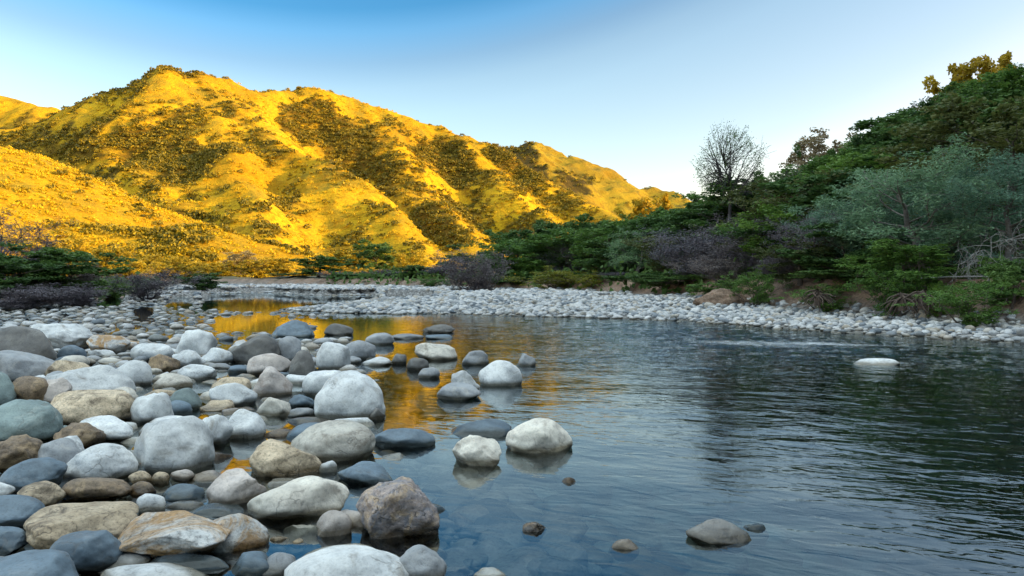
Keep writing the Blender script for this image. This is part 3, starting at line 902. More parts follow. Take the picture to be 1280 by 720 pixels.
for k, (u0, v0, u1, v1, mat, kind, tilt, lift, label, ref) in enumerate(HAND):
    zg = lift - 0.02
    KAP = 0.38
    Yf = (CAM_H - zg) * F / (v1 - V0)
    Yc = Yf
    bb = 0.9 if v1 - v0 > 0.75 * (u1 - u0) else 0.8
    for _ in range(12):
        a = (u1 - u0) / 2 / F * Yc
        b = a * bb
        Yc = Yf + 0.92 * b
        ztop = CAM_H - (v0 - V0) / F * Yc
        tn = (CAM_H - zg) / Yc
        room = ztop - zg
        if b * tn > room * 0.8:
            bb *= 0.88
            continue
        lo_, hi_ = 0.02, 2.0
        for _2 in range(30):
            c = (lo_ + hi_) / 2
            if KAP * c + math.sqrt(c * c + (b * tn) ** 2) > room:
                hi_ = c
            else:
                lo_ = c
    c = max(c, 0.25 * a)
    zc = zg + KAP * c
    xc = ((u0 + u1) / 2 - CX) / F * Yc
    p, f = stone_shape(5 if (u1 - u0) > 60 else 4, 1000 + k, kind)
    # fill down to the bed: the foot is stretched below the widest line
    p = fit(p, a, b, c, tilt)
    me = mesh_np('boulder', p, f, RM[mat], True)
    o = add('boulder', me, None, (xc, Yc, zc))
    tag(o, label, 'stone', GROUP)
    placed.append((xc, Yc, a, b))
    refs.append(((u0 + u1) / 2, (v0 + v1) / 2, ref, u1 - u0, v1 - v0))

# ---- dense scatter on the near bank: the biggest in view become stones of their own, the rest one mass
r = np.random.default_rng(42)
cell = 0.85
hashg = {}
def put(x, y, rr):
    hashg.setdefault((int(x // cell), int(y // cell)), []).append((x, y, rr))
def clash(x, y, rr, tight):
    R_ = 1
    cx, cy = int(x // cell), int(y // cell)
    for i in range(cx - R_, cx + R_ + 1):
        for j in range(cy - R_, cy + R_ + 1):
            for (px, py, pr) in hashg.get((i, j), ()):
                if (px - x) ** 2 + (py - y) ** 2 < ((pr + rr) * tight) ** 2:
                    return True
    return False
for x, y, a, b in placed:
    n = max(1, int(round(a / b)))
    put(x, y, (a + b) / 2 * 0.92)
auto = []
for stage, (tries, lo, hi, tight) in enumerate(((9000, 0.15, 0.26, 0.86), (50000, 0.085, 0.15, 0.83), (130000, 0.04, 0.085, 0.80), (70000, 0.018, 0.04, 0.8))):
    yy = 2.6 + (44 - 2.6) * r.random(tries) ** (0.8 if stage < 2 else 1.5)
    xx = -0.84 * yy + r.random(tries) * (0.84 * yy + 1.2)
    dl = pl_sd(xx, yy, LEFT)
    dlv = -pl_sd(xx, yy, LVEG)
    dfar = -pl_sd(xx, yy, FAR)
    edge = 0.12 * fbm(xx, yy, 1.2, 3, 77)
    if stage == 3:
        yy = 2.8 + 7.5 * r.random(tries)
        xx = -0.84 * yy + r.random(tries) * (0.84 * yy + 0.6)
        dl = pl_sd(xx, yy, LEFT)
        dlv = np.full(tries, -5.0)
        dfar = dlv
        edge = 0.0
    ok = (dl < edge + (-0.32, -0.12, 0.05, 0.05)[stage]) & (dlv < 1.0) & (dfar < 0.3)
    for pl in POOLS:
        ok &= ~in_poly(xx, yy, pl)
    # water shows more between the stones far out
    thin = fbm(xx, yy, 2.2, 3, 55)
    ok &= ~((yy > 15) & (thin > 0.24) & (xx > -0.45 * yy))
    ra = r.uniform(lo, hi, tries) * np.where(yy < 9, 1.0, 0.88)
    for t_ in (0.4, 1.0):
        kk = CAM_H / (CAM_H - (0.6 * ra + 0.02) * t_)
        for pl in POOLS:
            ok &= ~in_poly(xx * kk, yy * kk, pl)
    for x, y, rr in zip(xx[ok], yy[ok], ra[ok]):
        if stage == 0 and y < 5.5 and r.random() < 0.4:
            continue
        if not clash(x, y, rr, tight):
            put(x, y, rr)
            auto.append((x, y, rr))
auto = np.array(auto)
zb = G(auto[:, 0], auto[:, 1])
sq = r.uniform(0.42, 0.75, len(auto))
auto_c = auto[:, 2] * sq
auto_z = np.maximum(zb, -0.12) + auto_c * 0.45
# size on screen
us = CX + auto[:, 0] / auto[:, 1] * F
vs = V0 + (CAM_H - auto_z) / auto[:, 1] * F
wpx = 2 * auto[:, 2] / auto[:, 1] * F
vis = (us > -wpx / 2) & (us < 1280) & (vs - wpx * 0.3 < 720)
score = np.where(vis, wpx, 0)
order = np.argsort(-score)
NIND = max(0, 298 - len(HAND) - 0)
big = order[:NIND]
rest = order[NIND:]
PAL = [('white', 'white'), ('white', 'white'), ('grey', 'grey'), ('slate', 'blue-grey'), ('cream', 'cream'), ('pink', 'pinkish'), ('tan', 'tan'), ('taupe', 'dark grey'), ('brown', 'brown'), ('stained', 'rust flecked'), ('teal', 'greenish')]
PW = np.array([0.20, 0.12, 0.18, 0.12, 0.12, 0.07, 0.05, 0.05, 0.04, 0.02, 0.03])
KN = {'round': 'rounded', 'flat': 'flat', 'angular': 'angular', 'rough': 'rough'}
lab = {}
for i in big:
    x, y, rr = auto[i]
    mi = r.choice(len(PAL), p=PW / PW.sum())
    mat, cname = PAL[mi]
    kind = ('round', 'round', 'flat', 'angular', 'angular')[r.integers(5)]
    c = auto_c[i] * (0.75 if kind == 'flat' else 1.1)
    p, f = stone_shape(4, 5000 + int(i), kind)
    p = fit(p, rr * 1.12, rr * r.uniform(0.8, 1.0), c, r.uniform(-12, 12))
    t = r.uniform(-0.5, 0.5)
    p = np.stack([p[:, 0] * math.cos(t) - p[:, 1] * math.sin(t), p[:, 0] * math.sin(t) + p[:, 1] * math.cos(t), p[:, 2]], 1)
    o = add('cobble', mesh_np('cobble', p, f, RM[mat], True), None, (x, y, float(auto_z[i])))
    u, v = us[i], vs[i]
    best = min(refs, key=lambda q: abs(q[0] - u) / (q[3] + 20) + abs(q[1] - v) / (q[4] + 14))
    du, dvv = (u - best[0]) / best[3], (v - best[1]) / best[4]
    rel = ('right of' if du > 0 else 'left of') if abs(du) > abs(dvv) else ('in front of' if dvv > 0 else 'behind')
    far_ = max(abs(du), abs(dvv))
    near = 'just ' if far_ < 0.8 else ('' if far_ < 1.7 else 'well ')
    size = 'small' if rr < 0.12 else ('mid-sized' if rr < 0.20 else 'large')
    L = f"{size} {cname} {KN[kind]} cobble {near}{rel} the {best[2]}"
    g = L.replace('cobble', 'cobbles', 1)
    tag(o, L, 'stone', g if L in lab else GROUP + ', small ones')
    lab.setdefault(L, []).append(o)
for L, os_ in lab.items():
    if len(os_) > 1:
        for o in os_:
            o['group'] = L.replace('cobble', 'cobbles', 1)

PROTO = {lv: [stone_shape(lv, 300 + lv * 40 + j, ('round', 'flat', 'angular', 'round')[j % 4]) for j in range(14)] for lv in (2, 3)}
def stone_mass(name, x, y, z, rr, cc, label, level, mat, seed, cat='stones'):
    r = np.random.default_rng(seed)
    V, Fc, A = [], [], []
    off = 0
    lv = np.broadcast_to(level, x.shape)
    for i in range(len(x)):
        p, f = PROTO[int(lv[i])][r.integers(14)]
        t, tl = r.uniform(0, 6.28), r.uniform(-0.3, 0.3)
        ct, st = math.cos(t), math.sin(t)
        q = p * (rr[i] * 1.1, rr[i] * r.uniform(0.7, 1.0), cc[i])
        q = np.stack([q[:, 0] * ct - q[:, 1] * st, q[:, 0] * st + q[:, 1] * ct, q[:, 2] + q[:, 0] * tl], 1)
        V.append(q + (x[i], y[i], z[i]))
        Fc.append(f + off)
        A.append(np.full(len(q), r.random()))
        off += len(q)
    me = mesh_np(name, np.concatenate(V), np.concatenate(Fc), mat, True, {'rnd': ('POINT', np.concatenate(A))})
    return tag(add(name, me), label, cat, kind='stuff')

stone_mass('bank_cobbles', auto[rest, 0], auto[rest, 1], auto_z[rest], auto[rest, 2], auto_c[rest], 'countless small cobbles packed between the boulders of the left bank', np.where(auto[rest, 1] < 14, 3, 2), COBBLE, 61)

# far gravel bar
n = 95000
bx = r.uniform(-30, 22, n)
by = 8 + r.random(n) * 76
dfar = -pl_sd(bx, by, FAR)
dv = -pl_sd(bx, by, VEG)
dlv = -pl_sd(bx, by, LVEG)
ok = (dfar > -0.25) & (dv < 0.15) & (np.abs(bx) < by * 0.80) & (dlv < 0)
ok &= ~((by > 36) & (fbm(bx, by, 6, 3, 91) > 0.22))
for pl in POOLS:
    for kk in (1.0, 1.08):
        ok &= ~in_poly(bx * kk, by * kk, pl)
bx, by = bx[ok], by[ok]
rr = r.uniform(0.045, 0.12, len(bx)) * np.where(r.random(len(bx)) < 0.06, 1.5, 1) * (0.75 + 0.018 * by)
cc = rr * r.uniform(0.45, 0.8, len(bx))
bz = G(bx, by) + cc * 0.35
stone_mass('gravel_bar_stones', bx, by, bz, rr, cc, 'pale cobbles covering the gravel bar across the river', 2, cobble_mat('pale_bar_cobble', 1.02), 62)

# river bed stones under water
n = 2600
bx = r.uniform(-1.5, 9, n)
by = 2.4 + r.random(n) ** 1.3 * 15
dl = pl_sd(bx, by, LEFT)
ok = (dl > -0.1) & (-pl_sd(bx, by, FAR) < -0.2)
bx, by = bx[ok], by[ok]
rr = r.uniform(0.07, 0.24, len(bx))
cc = rr * r.uniform(0.3, 0.55, len(bx))
zb = G(bx, by)
bz = np.minimum(zb + cc * 0.4, -0.03 - cc)
stone_mass('riverbed_stones', bx, by, bz, rr, cc, 'submerged stones seen through the clear shallow water', 3, cobble_mat('submerged_cobble', 1.3), 63)
print('STONES', len(auto), len(big))
#TREES
# ------------------------------------------------------------------ trees and shrubs
def tube(V, Fq, pts, rads, k=5):
    pts = [np.array(p, float) for p in pts]
    base = len(V)
    n = len(pts)
    for i, (p, r_) in enumerate(zip(pts, rads)):
        d = pts[min(i + 1, n - 1)] - pts[max(i - 1, 0)]
        d = d / (np.linalg.norm(d) + 1e-9)
        a = np.cross(d, (0.3, 0.9, 0.1))
        a /= np.linalg.norm(a) + 1e-9
        b = np.cross(d, a)
        for j in range(k):
            t = 2 * math.pi * j / k
            V.append(p + r_ * (a * math.cos(t) + b * math.sin(t)))
    for i in range(n - 1):
        for j in range(k):
            j2 = (j + 1) % k
            Fq.append((base + i * k + j, base + i * k + j2, base + (i + 1) * k + j2, base + (i + 1) * k + j))

def limb(r, p0, d, L, r0, V, Fq, level, tips, nsub, wob=0.25, up=0.15, k=5, r_end=0.35):
    n = 5 if level < 2 else 4
    pts = [np.array(p0, float)]
    d = np.array(d, float)
    d /= np.linalg.norm(d)
    for i in range(n):
        d = d + r.normal(size=3) * wob * 0.5 + np.array([0, 0, up])
        d /= np.linalg.norm(d)
        pts.append(pts[-1] + d * L / n)
    rads = np.linspace(r0, r0 * r_end, n + 1)
    tube(V, Fq, pts, rads, k if level < 2 else 3)
    if level >= len(nsub):
        tips.append(pts[-1])
        tips.append(pts[-2])
        return
    for j in range(nsub[level]):
        t = 0.3 + 0.7 * (j + r.random()) / nsub[level]
        q = pts[min(int(t * n), n - 1)] * (1 - (t * n) % 1) + pts[min(int(t * n) + 1, n)] * ((t * n) % 1)
        nd = d * 0.8 + r.normal(size=3) * 0.75
        limb(r, q, nd, L * r.uniform(0.45, 0.7), max(0.012, r0 * (1 - 0.55 * t) * 0.66), V, Fq, level + 1, tips, nsub, wob, up, k)
    tips.append(pts[-1])

def make_tree(seed, H=6.0, Rc=2.4, bare=0.25, nl=9, nsub=(4, 3), nleaf=9000, lsize=0.09, rc=0.55, r0=0.13, flat=0.0, multi=1, droop=0.0, up=0.12, shell=0.5, aspect=0.55):
    """(trunk verts, faces), (leaf verts, faces, tint) of a tree H metres tall"""
    r = np.random.default_rng(seed)
    V, Fq, tips = [], [], []
    for mm in range(multi):
        lean = r.normal(size=2) * (0.06 if multi == 1 else 0.35)
        top = H * (0.80 if multi == 1 else r.uniform(0.6, 0.85))
        n = 8
        tp = [np.array([0.0, 0.0, -0.25])]
        ox, oy = r.normal(size=2) * (0.0 if multi == 1 else 0.15)
        tp[0][:2] = ox, oy
        for i in range(1, n + 1):
            t = i / n
            tp.append(np.array([ox + lean[0] * top * t + r.normal() * 0.018 * H * t * 0.5, oy + lean[1] * top * t + r.normal() * 0.018 * H * t * 0.5, top * t]))
        rad = np.linspace(r0 * 1.25, r0 * 0.25, n + 1)
        rad[0] *= 1.3
        tube(V, Fq, tp, rad, 7)
        for j in range(nl // multi + 1):
            t = bare + (1 - bare) * (j + r.random()) / (nl // multi + 1)
            q = tp[min(int(t * n), n - 1)] * (1 - (t * n) % 1) + tp[min(int(t * n) + 1, n)] * ((t * n) % 1)
            az = j * 2.4 + r.uniform(-0.5, 0.5)
            el = 0.15 + 0.9 * max(0, t - bare)
            z = q[2] / H
            reach = Rc * math.sqrt(max(0.15, 1 - ((z - 0.58) / 0.55) ** 2))
            limb(r, q, (math.cos(az), math.sin(az), el), reach * r.uniform(0.7, 0.95), r0 * (1.05 - 0.75 * t) * 0.6, V, Fq, 0, tips, nsub, 0.25, up)
    tips = np.array(tips)
    cz = tips[:, 2] > bare * H * 0.8
    tips = tips[cz]
    lv = None
    if nleaf:
        ids = r.integers(0, len(tips), nleaf)
        d = r.normal(size=(nleaf, 3))
        d /= np.linalg.norm(d, axis=1)[:, None]
        rr = rc * (shell + (1 - shell) * r.random(nleaf)) * r.uniform(0.5, 1.15, len(tips))[ids]
        off = d * rr[:, None]
        off[:, 2] *= 0.7
        off[:, 2] -= droop * np.abs(r.normal(size=nleaf)) * rc
        c = tips[ids] + off
        ct = r.random(len(tips))
        tint = np.clip(0.65 * ct[ids] + 0.35 * r.random(nleaf), 0, 1)
        lv = leaves(c, lsize, tint, seed + 7, flat, aspect)
    return (np.array(V), np.array(Fq)), lv, tips

LEAF = {
    'teal': leaf_mat('willow_leaf', (0.095, 0.19, 0.115), (0.235, 0.37, 0.235)),
    'green': leaf_mat('green_leaf', (0.060, 0.135, 0.026), (0.155, 0.270, 0.055)),
    'dark': leaf_mat('dark_oak_leaf', (0.044, 0.100, 0.030), (0.135, 0.230, 0.056)),
    'olive': leaf_mat('olive_leaf', (0.070, 0.090, 0.024), (0.150, 0.165, 0.050)),
    'gold': leaf_mat('autumn_leaf', (0.30, 0.21, 0.02), (0.62, 0.44, 0.03)),
    'pale': leaf_mat('pale_dry_leaf', (0.26, 0.20, 0.11), (0.42, 0.34, 0.20)),
    'lime': leaf_mat('yellow_green_leaf', (0.11, 0.13, 0.015), (0.26, 0.25, 0.03)),
    'purple': leaf_mat('purple_grey_bud', (0.12, 0.105, 0.12), (0.20, 0.175, 0.19), 0.1),
    'rust': leaf_mat('rusty_leaf', (0.09, 0.06, 0.025), (0.16, 0.11, 0.04)),
}
PROTOS = {}
def dome_tree(seed, H=7.0, Rc=2.1):
    """single trunk, limbs forking evenly into a round dome of fine twigs"""
    r = np.random.default_rng(seed)
    V, Fq, tips = [], [], []
    c = np.array([0, 0, H - Rc * 1.02])
    fork = np.array([0.05, 0, H - Rc * 1.75])
    tube(V, Fq, [(0, 0, -.3), (.06, 0, fork[2] * .35), (0, .04, fork[2] * .7), fork], [.15, .115, .10, .095], 8)
    tube(V, Fq, [fork, (0.0, 0.02, c[2] - .3), (0.04, 0, c[2] + .4), (0, 0, c[2] + Rc * .85)], [.09, .065, .04, .012], 6)
    n = 190
    k = np.arange(n) + .5
    ph = np.arccos(1 - 1.72 * k / n)
    th = math.pi * (1 + 5 ** .5) * k
    S_ = np.stack([np.cos(th) * np.sin(ph), np.sin(th) * np.sin(ph), np.cos(ph)], 1)
    S_ = c + S_ * Rc * r.uniform(.78, 1.05, n)[:, None] * (1, 1, .98)
    mains = [i for i in range(12, n, 13)]
    for mi in mains:
        base = fork + (c - fork) * min(1, r.uniform(0, .9) * (0.3 + (S_[mi][2] - fork[2]) / (2 * Rc)))
        end = base + (S_[mi] - base) * .62
        mid = (base + end) / 2 + np.array([0, 0, .12]) + r.normal(size=3) * .06
        tube(V, Fq, [base, mid, end, S_[mi]], [.050, .036, .024, .011], 4)
        own = [j for j in range(n) if j != mi and min(mains, key=lambda q: np.linalg.norm(S_[q] - S_[j])) == mi]
        for j in own:
            a0 = base + (end - base) * r.uniform(.45, 1)
            tp = S_[j]
            m1 = (a0 + tp) / 2 + r.normal(size=3) * .10
            tube(V, Fq, [a0, m1, tp], [.019, .014, .009], 3)
            tips.append(tp)
            for _ in range(3):
                q = a0 + (tp - a0) * r.uniform(.35, 1)
                o = (q - c) / (np.linalg.norm(q - c) + .01) * .6 + r.normal(size=3) * .55
                tube(V, Fq, [q, q + o * .22 + r.normal(size=3) * .02, q + o * .42], [.011, .008, .006], 3)
    tips = np.array(tips)
    ids = r.integers(0, len(tips), 5000)
    cc = tips[ids] + r.normal(size=(5000, 3)) * .13
    return (np.array(V), np.array(Fq)), leaves(cc, .035, r.random(5000), 3), tips
def proto(name, variants, leafm, bark, **k):
    L = []
    for i in range(variants):
        (V, Fq), lv, tips = make_tree(hash3(np.array([len(PROTOS) * 7 + i]), np.array([3]), np.array([5]), 1)[0].__abs__().__mul__(1e6).__int__(), **k)
        H = max(V[:, 2].max(), lv[0][:, 2].max() if lv is not None else 0)
        allx = lv[0] if lv is not None else V
        wx = np.percentile(np.abs(allx[:, 0]), 96)
        tm = mesh_np('trunk', V, Fq, bark, True)
        cm = mesh_np('crown', lv[0], lv[1], leafm, False, {'tint': ('FACE', lv[2])}) if lv is not None else None
        L.append((tm, cm, H, wx))
    PROTOS[name] = L
proto('teal', 3, LEAF['teal'], bark_mat('willow_bark', (0.20, 0.18, 0.16), (0.12, 0.10, 0.09)), H=6, Rc=2.6, nleaf=17000, lsize=0.075, rc=0.42, nl=13, nsub=(4, 3), droop=0.5, bare=0.22, aspect=0.3)
proto('green', 2, LEAF['green'], BARK, H=6, Rc=2.5, nleaf=13000, lsize=0.085, rc=0.42, nl=12, nsub=(4, 3), bare=0.15)
proto('dark', 3, LEAF['dark'], BARK, H=6, Rc=2.7, nleaf=13000, lsize=0.115, rc=0.45, nl=12, nsub=(3, 3), bare=0.12)
proto('olive', 2, LEAF['olive'], BARK, H=6, Rc=2.6, nleaf=9000, lsize=0.095, rc=0.45, nl=12, nsub=(3, 3), bare=0.15)
proto('gold', 2, LEAF['gold'], BARK, H=6, Rc=2.6, nleaf=11000, lsize=0.14, rc=0.40, nl=12, nsub=(3, 3), bare=0.15)
proto('pale', 1, LEAF['pale'], BARK, H=6, Rc=2.6, nleaf=9000, lsize=0.12, rc=0.40, nl=14, nsub=(4, 3), bare=0.2)
proto('rust', 1, LEAF['rust'], BARK, H=6, Rc=2.6, nleaf=6000, lsize=0.09, rc=0.42, nl=12, nsub=(3, 3), bare=0.15)
proto('greenbush', 2, LEAF['green'], BARK, H=2.4, Rc=1.6, nleaf=8000, lsize=0.055, rc=0.28, nl=16, nsub=(3, 2), multi=5, bare=0.05, r0=0.035)
proto('limebush', 1, LEAF['lime'], BARK, H=2.0, Rc=1.6, nleaf=7000, lsize=0.06, rc=0.28, nl=16, nsub=(3, 2), multi=5, bare=0.05, r0=0.035)
proto('darkbush', 2, LEAF['dark'], BARK, H=2.6, Rc=1.9, nleaf=12000, lsize=0.085, rc=0.34, nl=18, nsub=(3, 2), multi=5, bare=0.03, r0=0.04)
proto('goldbush', 2, LEAF['gold'], BARK, H=2.6, Rc=1.9, nleaf=8000, lsize=0.10, rc=0.34, nl=16, nsub=(3, 2), multi=5, bare=0.03, r0=0.04)
proto('twigbush', 2, LEAF['purple'], TWIG, H=3.0, Rc=2.0, nleaf=15000, lsize=0.065, rc=0.32, nl=28, nsub=(5, 4), multi=7, bare=0.06, r0=0.035, up=0.22, aspect=0.25)
proto('twigtree', 1, LEAF['purple'], TWIG, H=6.0, Rc=2.6, nleaf=9000, lsize=0.06, rc=0.38, nl=20, nsub=(5, 5), bare=0.15, r0=0.09, up=0.15, aspect=0.25)
_v, _l, _t = dome_tree(5)
_tm = mesh_np('trunk', _v[0], _v[1], bark_mat('dark_bark', (0.10, 0.085, 0.08), (0.06, 0.05, 0.05)), True)
_cm = mesh_np('crown', _l[0], _l[1], LEAF['dark'], False, {'tint': ('FACE', _l[2])})
PROTOS['baretree'] = [(_tm, _cm, 7.0, 2.1)]
proto('deadtree', 1, None, PALEBARK, H=4.0, Rc=2.4, nleaf=0, nl=9, nsub=(5, 4), bare=0.35, r0=0.07, up=-0.12)

NAME = {'teal': 'willow_tree', 'green': 'leafy_tree', 'dark': 'oak_tree', 'olive': 'olive_green_tree', 'gold': 'autumn_tree', 'pale': 'autumn_tree', 'rust': 'autumn_tree', 'greenbush': 'bush', 'limebush': 'bush', 'darkbush': 'bush', 'goldbush': 'bush', 'twigbush': 'bare_shrub', 'twigtree': 'bare_tree', 'baretree': 'bare_tree', 'deadtree': 'dead_tree'}
CATS = {'bush': 'bush', 'bare_shrub': 'shrub'}
tr = np.random.default_rng(77)
ntree = 0
def plant(kind, u, vtop, wpx, Y, label, group, var=None, sink=0.0, rz=None):
    """a tree whose top shows at (u, vtop) and whose crown is wpx wide, standing Y metres away"""
    global ntree
    X = (u - CX) / F * Y
    zg = gz(X, Y) - sink
    if hill_base is not None:
        zg = max(zg, hill_base(X, Y) - sink)
    H = CAM_H - (vtop - V0) / F * Y - zg
    H = max(H, 0.5)
    Ls = PROTOS[kind]
    tm, cm, h0, w0 = Ls[(ntree if var is None else var) % len(Ls)]
    ntree += 1
    sw = wpx / 2 / F * Y / w0
    nm = NAME[kind]
    o = empty(nm, (X, Y, zg), tr.uniform(0, 6.28) if rz is None else rz, (sw, sw, H / h0))
    tag(o, label, CATS.get(nm, 'tree'), group)
    add('trunk' if nm not in CATS else 'stem', tm, o)
    if cm is not None:
        add('crown' if nm not in CATS else 'foliage', cm, o)
    return o
def hill_base(X, Y):
    if Y < 100:
        return -9
    a = np.array([X]); b = np.array([Y])
    return float(max(hill_height(a, b, HE, 0.42, 23, 0.45)[0], hill_height(a, b, HB, 0.80, 11, 0.62)[0]))

RB = 'trees and bushes along the right bank'
plant('teal', 1160, 178, 210, 24.5, 'large blue-green willow with a pale slender trunk, right of the bright green bush', RB, 0)
plant('teal', 1262, 190, 170, 22.5, 'blue-green willow at the right edge behind the bleached dead branches', RB, 1)
plant('teal', 1090, 232, 130, 27, 'blue-green willow left of the large one', RB, 1)
plant('teal', 1038, 240, 90, 29, 'grey-green upright willow left of the other willows', RB, 2)
plant('teal', 1212, 178, 90, 27, 'narrow blue-green willow between the two big ones', RB, 2)
plant('teal', 1130, 212, 90, 28.5, 'upright blue-green willow just left of the large one', RB, 2)
plant('green', 985, 245, 100, 33, 'mid green rounded tree behind the grey twiggy tree', RB, 1)
plant('green', 1120, 296, 120, 22.8, 'bright green leafy sapling above the root stump', RB, 0)
plant('greenbush', 1128, 330, 90, 21.6, 'bright green bush overhanging the dark root stump', RB, 0)
plant('greenbush', 1213, 344, 80, 18.6, 'green bush with a yellow tip on the cobbles at right', RB, 1)
plant('deadtree', 1235, 262, 90, 20.5, 'bleached grey dead branches hanging in front of the right edge willow', RB)
plant('twigtree', 1015, 255, 110, 28.5, 'grey twiggy tree between the green trees above the eroded bank', RB)
plant('dark', 1060, 272, 110, 26.5, 'dark green tree above the brown eroded bank', RB, 0)
plant('olive', 1000, 300, 100, 28, 'olive green tree left of the dark one above the bank', RB, 0)
plant('greenbush', 940, 338, 66, 28.5, 'small bright green bush right of the tan earth block', RB, 0)
plant('twigtree', 935, 262, 130, 34, 'wide purple-grey leafless tree below the round bare tree', RB)
plant('twigbush', 868, 280, 110, 37, 'purple-grey leafless thicket left of the wide leafless tree', RB, 0)
plant('twigbush', 975, 318, 80, 30, 'low purple-grey shrub behind the small bright green bush', RB, 1)
plant('twigbush', 905, 318, 90, 33, 'low purple-grey shrub above the tan earth block', RB, 1)
plant('baretree', 912, 156, 84, 42, 'round-crowned almost bare tree rising alone against the pale sky', RB)
plant('twigtree', 985, 205, 70, 45, 'small dark twiggy tree right of the round bare tree on the skyline', RB)
plant('olive', 845, 292, 100, 42, 'olive tree above the low brown brush, left of the thicket', RB, 1)
plant('teal', 795, 282, 90, 50, 'pale grey-green willow in the middle distance', RB, 0)
plant('dark', 752, 268, 76, 62, 'tall dark green tree at the start of the right woods', RB, 1)
plant('green', 700, 288, 104, 64, 'rounded green tree left of the tall dark one', RB, 1)
plant('green', 655, 300, 90, 67, 'rounded green tree behind the yellow-green bush, the left one', RB, 0)
plant('dark', 622, 312, 70, 70, 'low dark tree right of the purple-grey bush', RB, 2)
plant('dark', 775, 300, 80, 52, 'low dark tree in front of the pale grey-green willow', RB, 2)
plant('limebush', 695, 331, 100, 54, 'yellow-green bush at the edge of the gravel bar', RB, 0)
plant('limebush', 740, 338, 56, 50, 'small yellow-green bush right of the bigger one', RB, 0)
plant('twigbush', 596, 310, 72, 53, 'purple-grey leafless bush standing out on the gravel bar', RB, 0, rz=1.0)
plant('darkbush', 800, 340, 80, 44, 'low brownish brush on the edge of the gravel bar', RB, 0)
plant('darkbush', 850, 340, 90, 38, 'low dark brush left of the tan earth block', RB, 1)
plant('darkbush', 1060, 335, 90, 25.5, 'low dark brush above the brown eroded bank', RB, 1)
plant('darkbush', 1265, 318, 90, 19.5, 'dark brush under the right edge willow', RB, 0)
for kind, u, vt, w, Y, lb in (
    ('greenbush', 1030, 350, 60, 24.8, 'low green bush hanging over the eroded bank right of the tan earth'),
    ('greenbush', 1178, 350, 60, 20.8, 'low green bush between the root stumps and the yellow-tipped bush'),
    ('darkbush', 905, 348, 60, 30.5, 'low dark bush on top of the tan earth'),
    ('greenbush', 830, 352, 60, 39.5, 'low green bush at the edge of the bar below the olive tree'),
    ('twigbush', 770, 346, 60, 49, 'low grey brush at the edge of the bar below the pale willow'),
    ('darkbush', 640, 345, 70, 62.5, 'low dark bush left of the yellow-green bush')):
    plant(kind, u, vt, w, Y, lb, RB)
FB = 'low trees lining the far end of the gravel bar'
for kind, u, vt, w, Y, lb in (
    ('twigbush', 560, 330, 80, 73, 'grey leafless thicket left of the purple-grey bush'),
    ('darkbush', 528, 331, 60, 76, 'dark bush behind the grey thicket at the far end of the bar'),
    ('twigbush', 500, 336, 70, 80, 'grey thicket below the lone round tree'),
    ('darkbush', 455, 342, 80, 84, 'low dark brush left of the grey thicket, below the lone round tree'),
    ('twigbush', 425, 338, 60, 88, 'faint grey shrub beside the dark peaked tree'),
    ('dark', 398, 318, 56, 92, 'dark peaked tree at the foot of the sunlit hill'),
    ('darkbush', 370, 344, 50, 95, 'low dark bush left of the dark peaked tree'),
    ('greenbush', 545, 347, 50, 66, 'small green bush on the bar left of the purple-grey bush'),
    ('dark', 475, 299, 50, 135, 'lone round dark green tree in front of the golden slope'),
    ('dark', 590, 306, 70, 90, 'dark tree behind the grey leafless thicket'),
    ('green', 630, 285, 60, 100, 'green tree rising behind the low dark trees in the gap'),
    ('dark', 680, 272, 70, 100, 'dark tree behind the rounded green trees'),
    ('gold', 812, 240, 50, 110, 'small golden tree catching the sun left of the woods'),
    ('darkbush', 248, 340, 56, 62, 'dark round bush alone before the golden brush'),
    ('twigbush', 183, 334, 84, 44, 'grey-brown rounded leafless bush at the left bank'),
    ('darkbush', 128, 352, 60, 48, 'dark low bush left of the grey-brown rounded one'),
    ('twigbush', 92, 322, 100, 40, 'dark purplish thicket at the far left bank'),
    ('dark', 58, 306, 130, 36.5, 'dark green-grey bush in the shaded left corner'),
    ('dark', 10, 300, 120, 34.5, 'dark bush cut by the left edge of the picture'),
    ('twigbush', 28, 352, 110, 32.5, 'low dull twiggy shrub in front of the dark left bushes'),
    ('twigbush', 95, 356, 80, 35.5, 'low dull twiggy shrub right of the other low one'),
    ('twigtree', 6, 248, 130, 42, 'purple leafless tree at the left edge of the picture'),
    ('twigbush', 45, 300, 60, 44, 'purple leafless shrub right of the purple edge tree'),
    ('goldbush', 135, 300, 60, 118, 'golden bush right of the purple shrubs at the hill foot'),
    ('goldbush', 165, 322, 60, 112, 'golden bush above the grey-brown rounded bush'),
    ('goldbush', 215, 318, 50, 120, 'golden bush left of the dark round bush'),
    ('goldbush', 275, 325, 54, 122, 'golden bush right of the dark round bush'),
    ('goldbush', 320, 322, 50, 125, 'golden bush at the foot of the hill, middle one'),
    ('goldbush', 352, 318, 40, 128, 'golden bush left of the dark peaked tree'),
    ('pale', 300, 312, 40, 150, 'pale dry tree among the golden bushes'),
    ('goldbush', 100, 290, 50, 125, 'golden bush behind the purplish thicket'),
    ('gold', 60, 285, 50, 130, 'golden tree behind the dark left bushes'),
    ('gold', 430, 312, 40, 150, 'golden tree right of the dark peaked tree'),
    ('goldbush', 520, 310, 44, 150, 'golden bush right of the lone round tree'),
    ('goldbush', 440, 332, 50, 125, 'golden bush between the dark peaked tree and the lone one'),
    ('goldbush', 240, 330, 40, 108, 'small golden bush just behind the dark round bush'),
):
    plant(kind, u, vt, w, Y, lb, FB)
SK = np.array([(640, 325), (735, 272), (800, 258), (870, 236), (960, 218), (1010, 205), (1060, 185), (1130, 145), (1200, 105), (1290, 80), (1400, 60)])
TOPS = 'trees on the skyline of the right hillside'
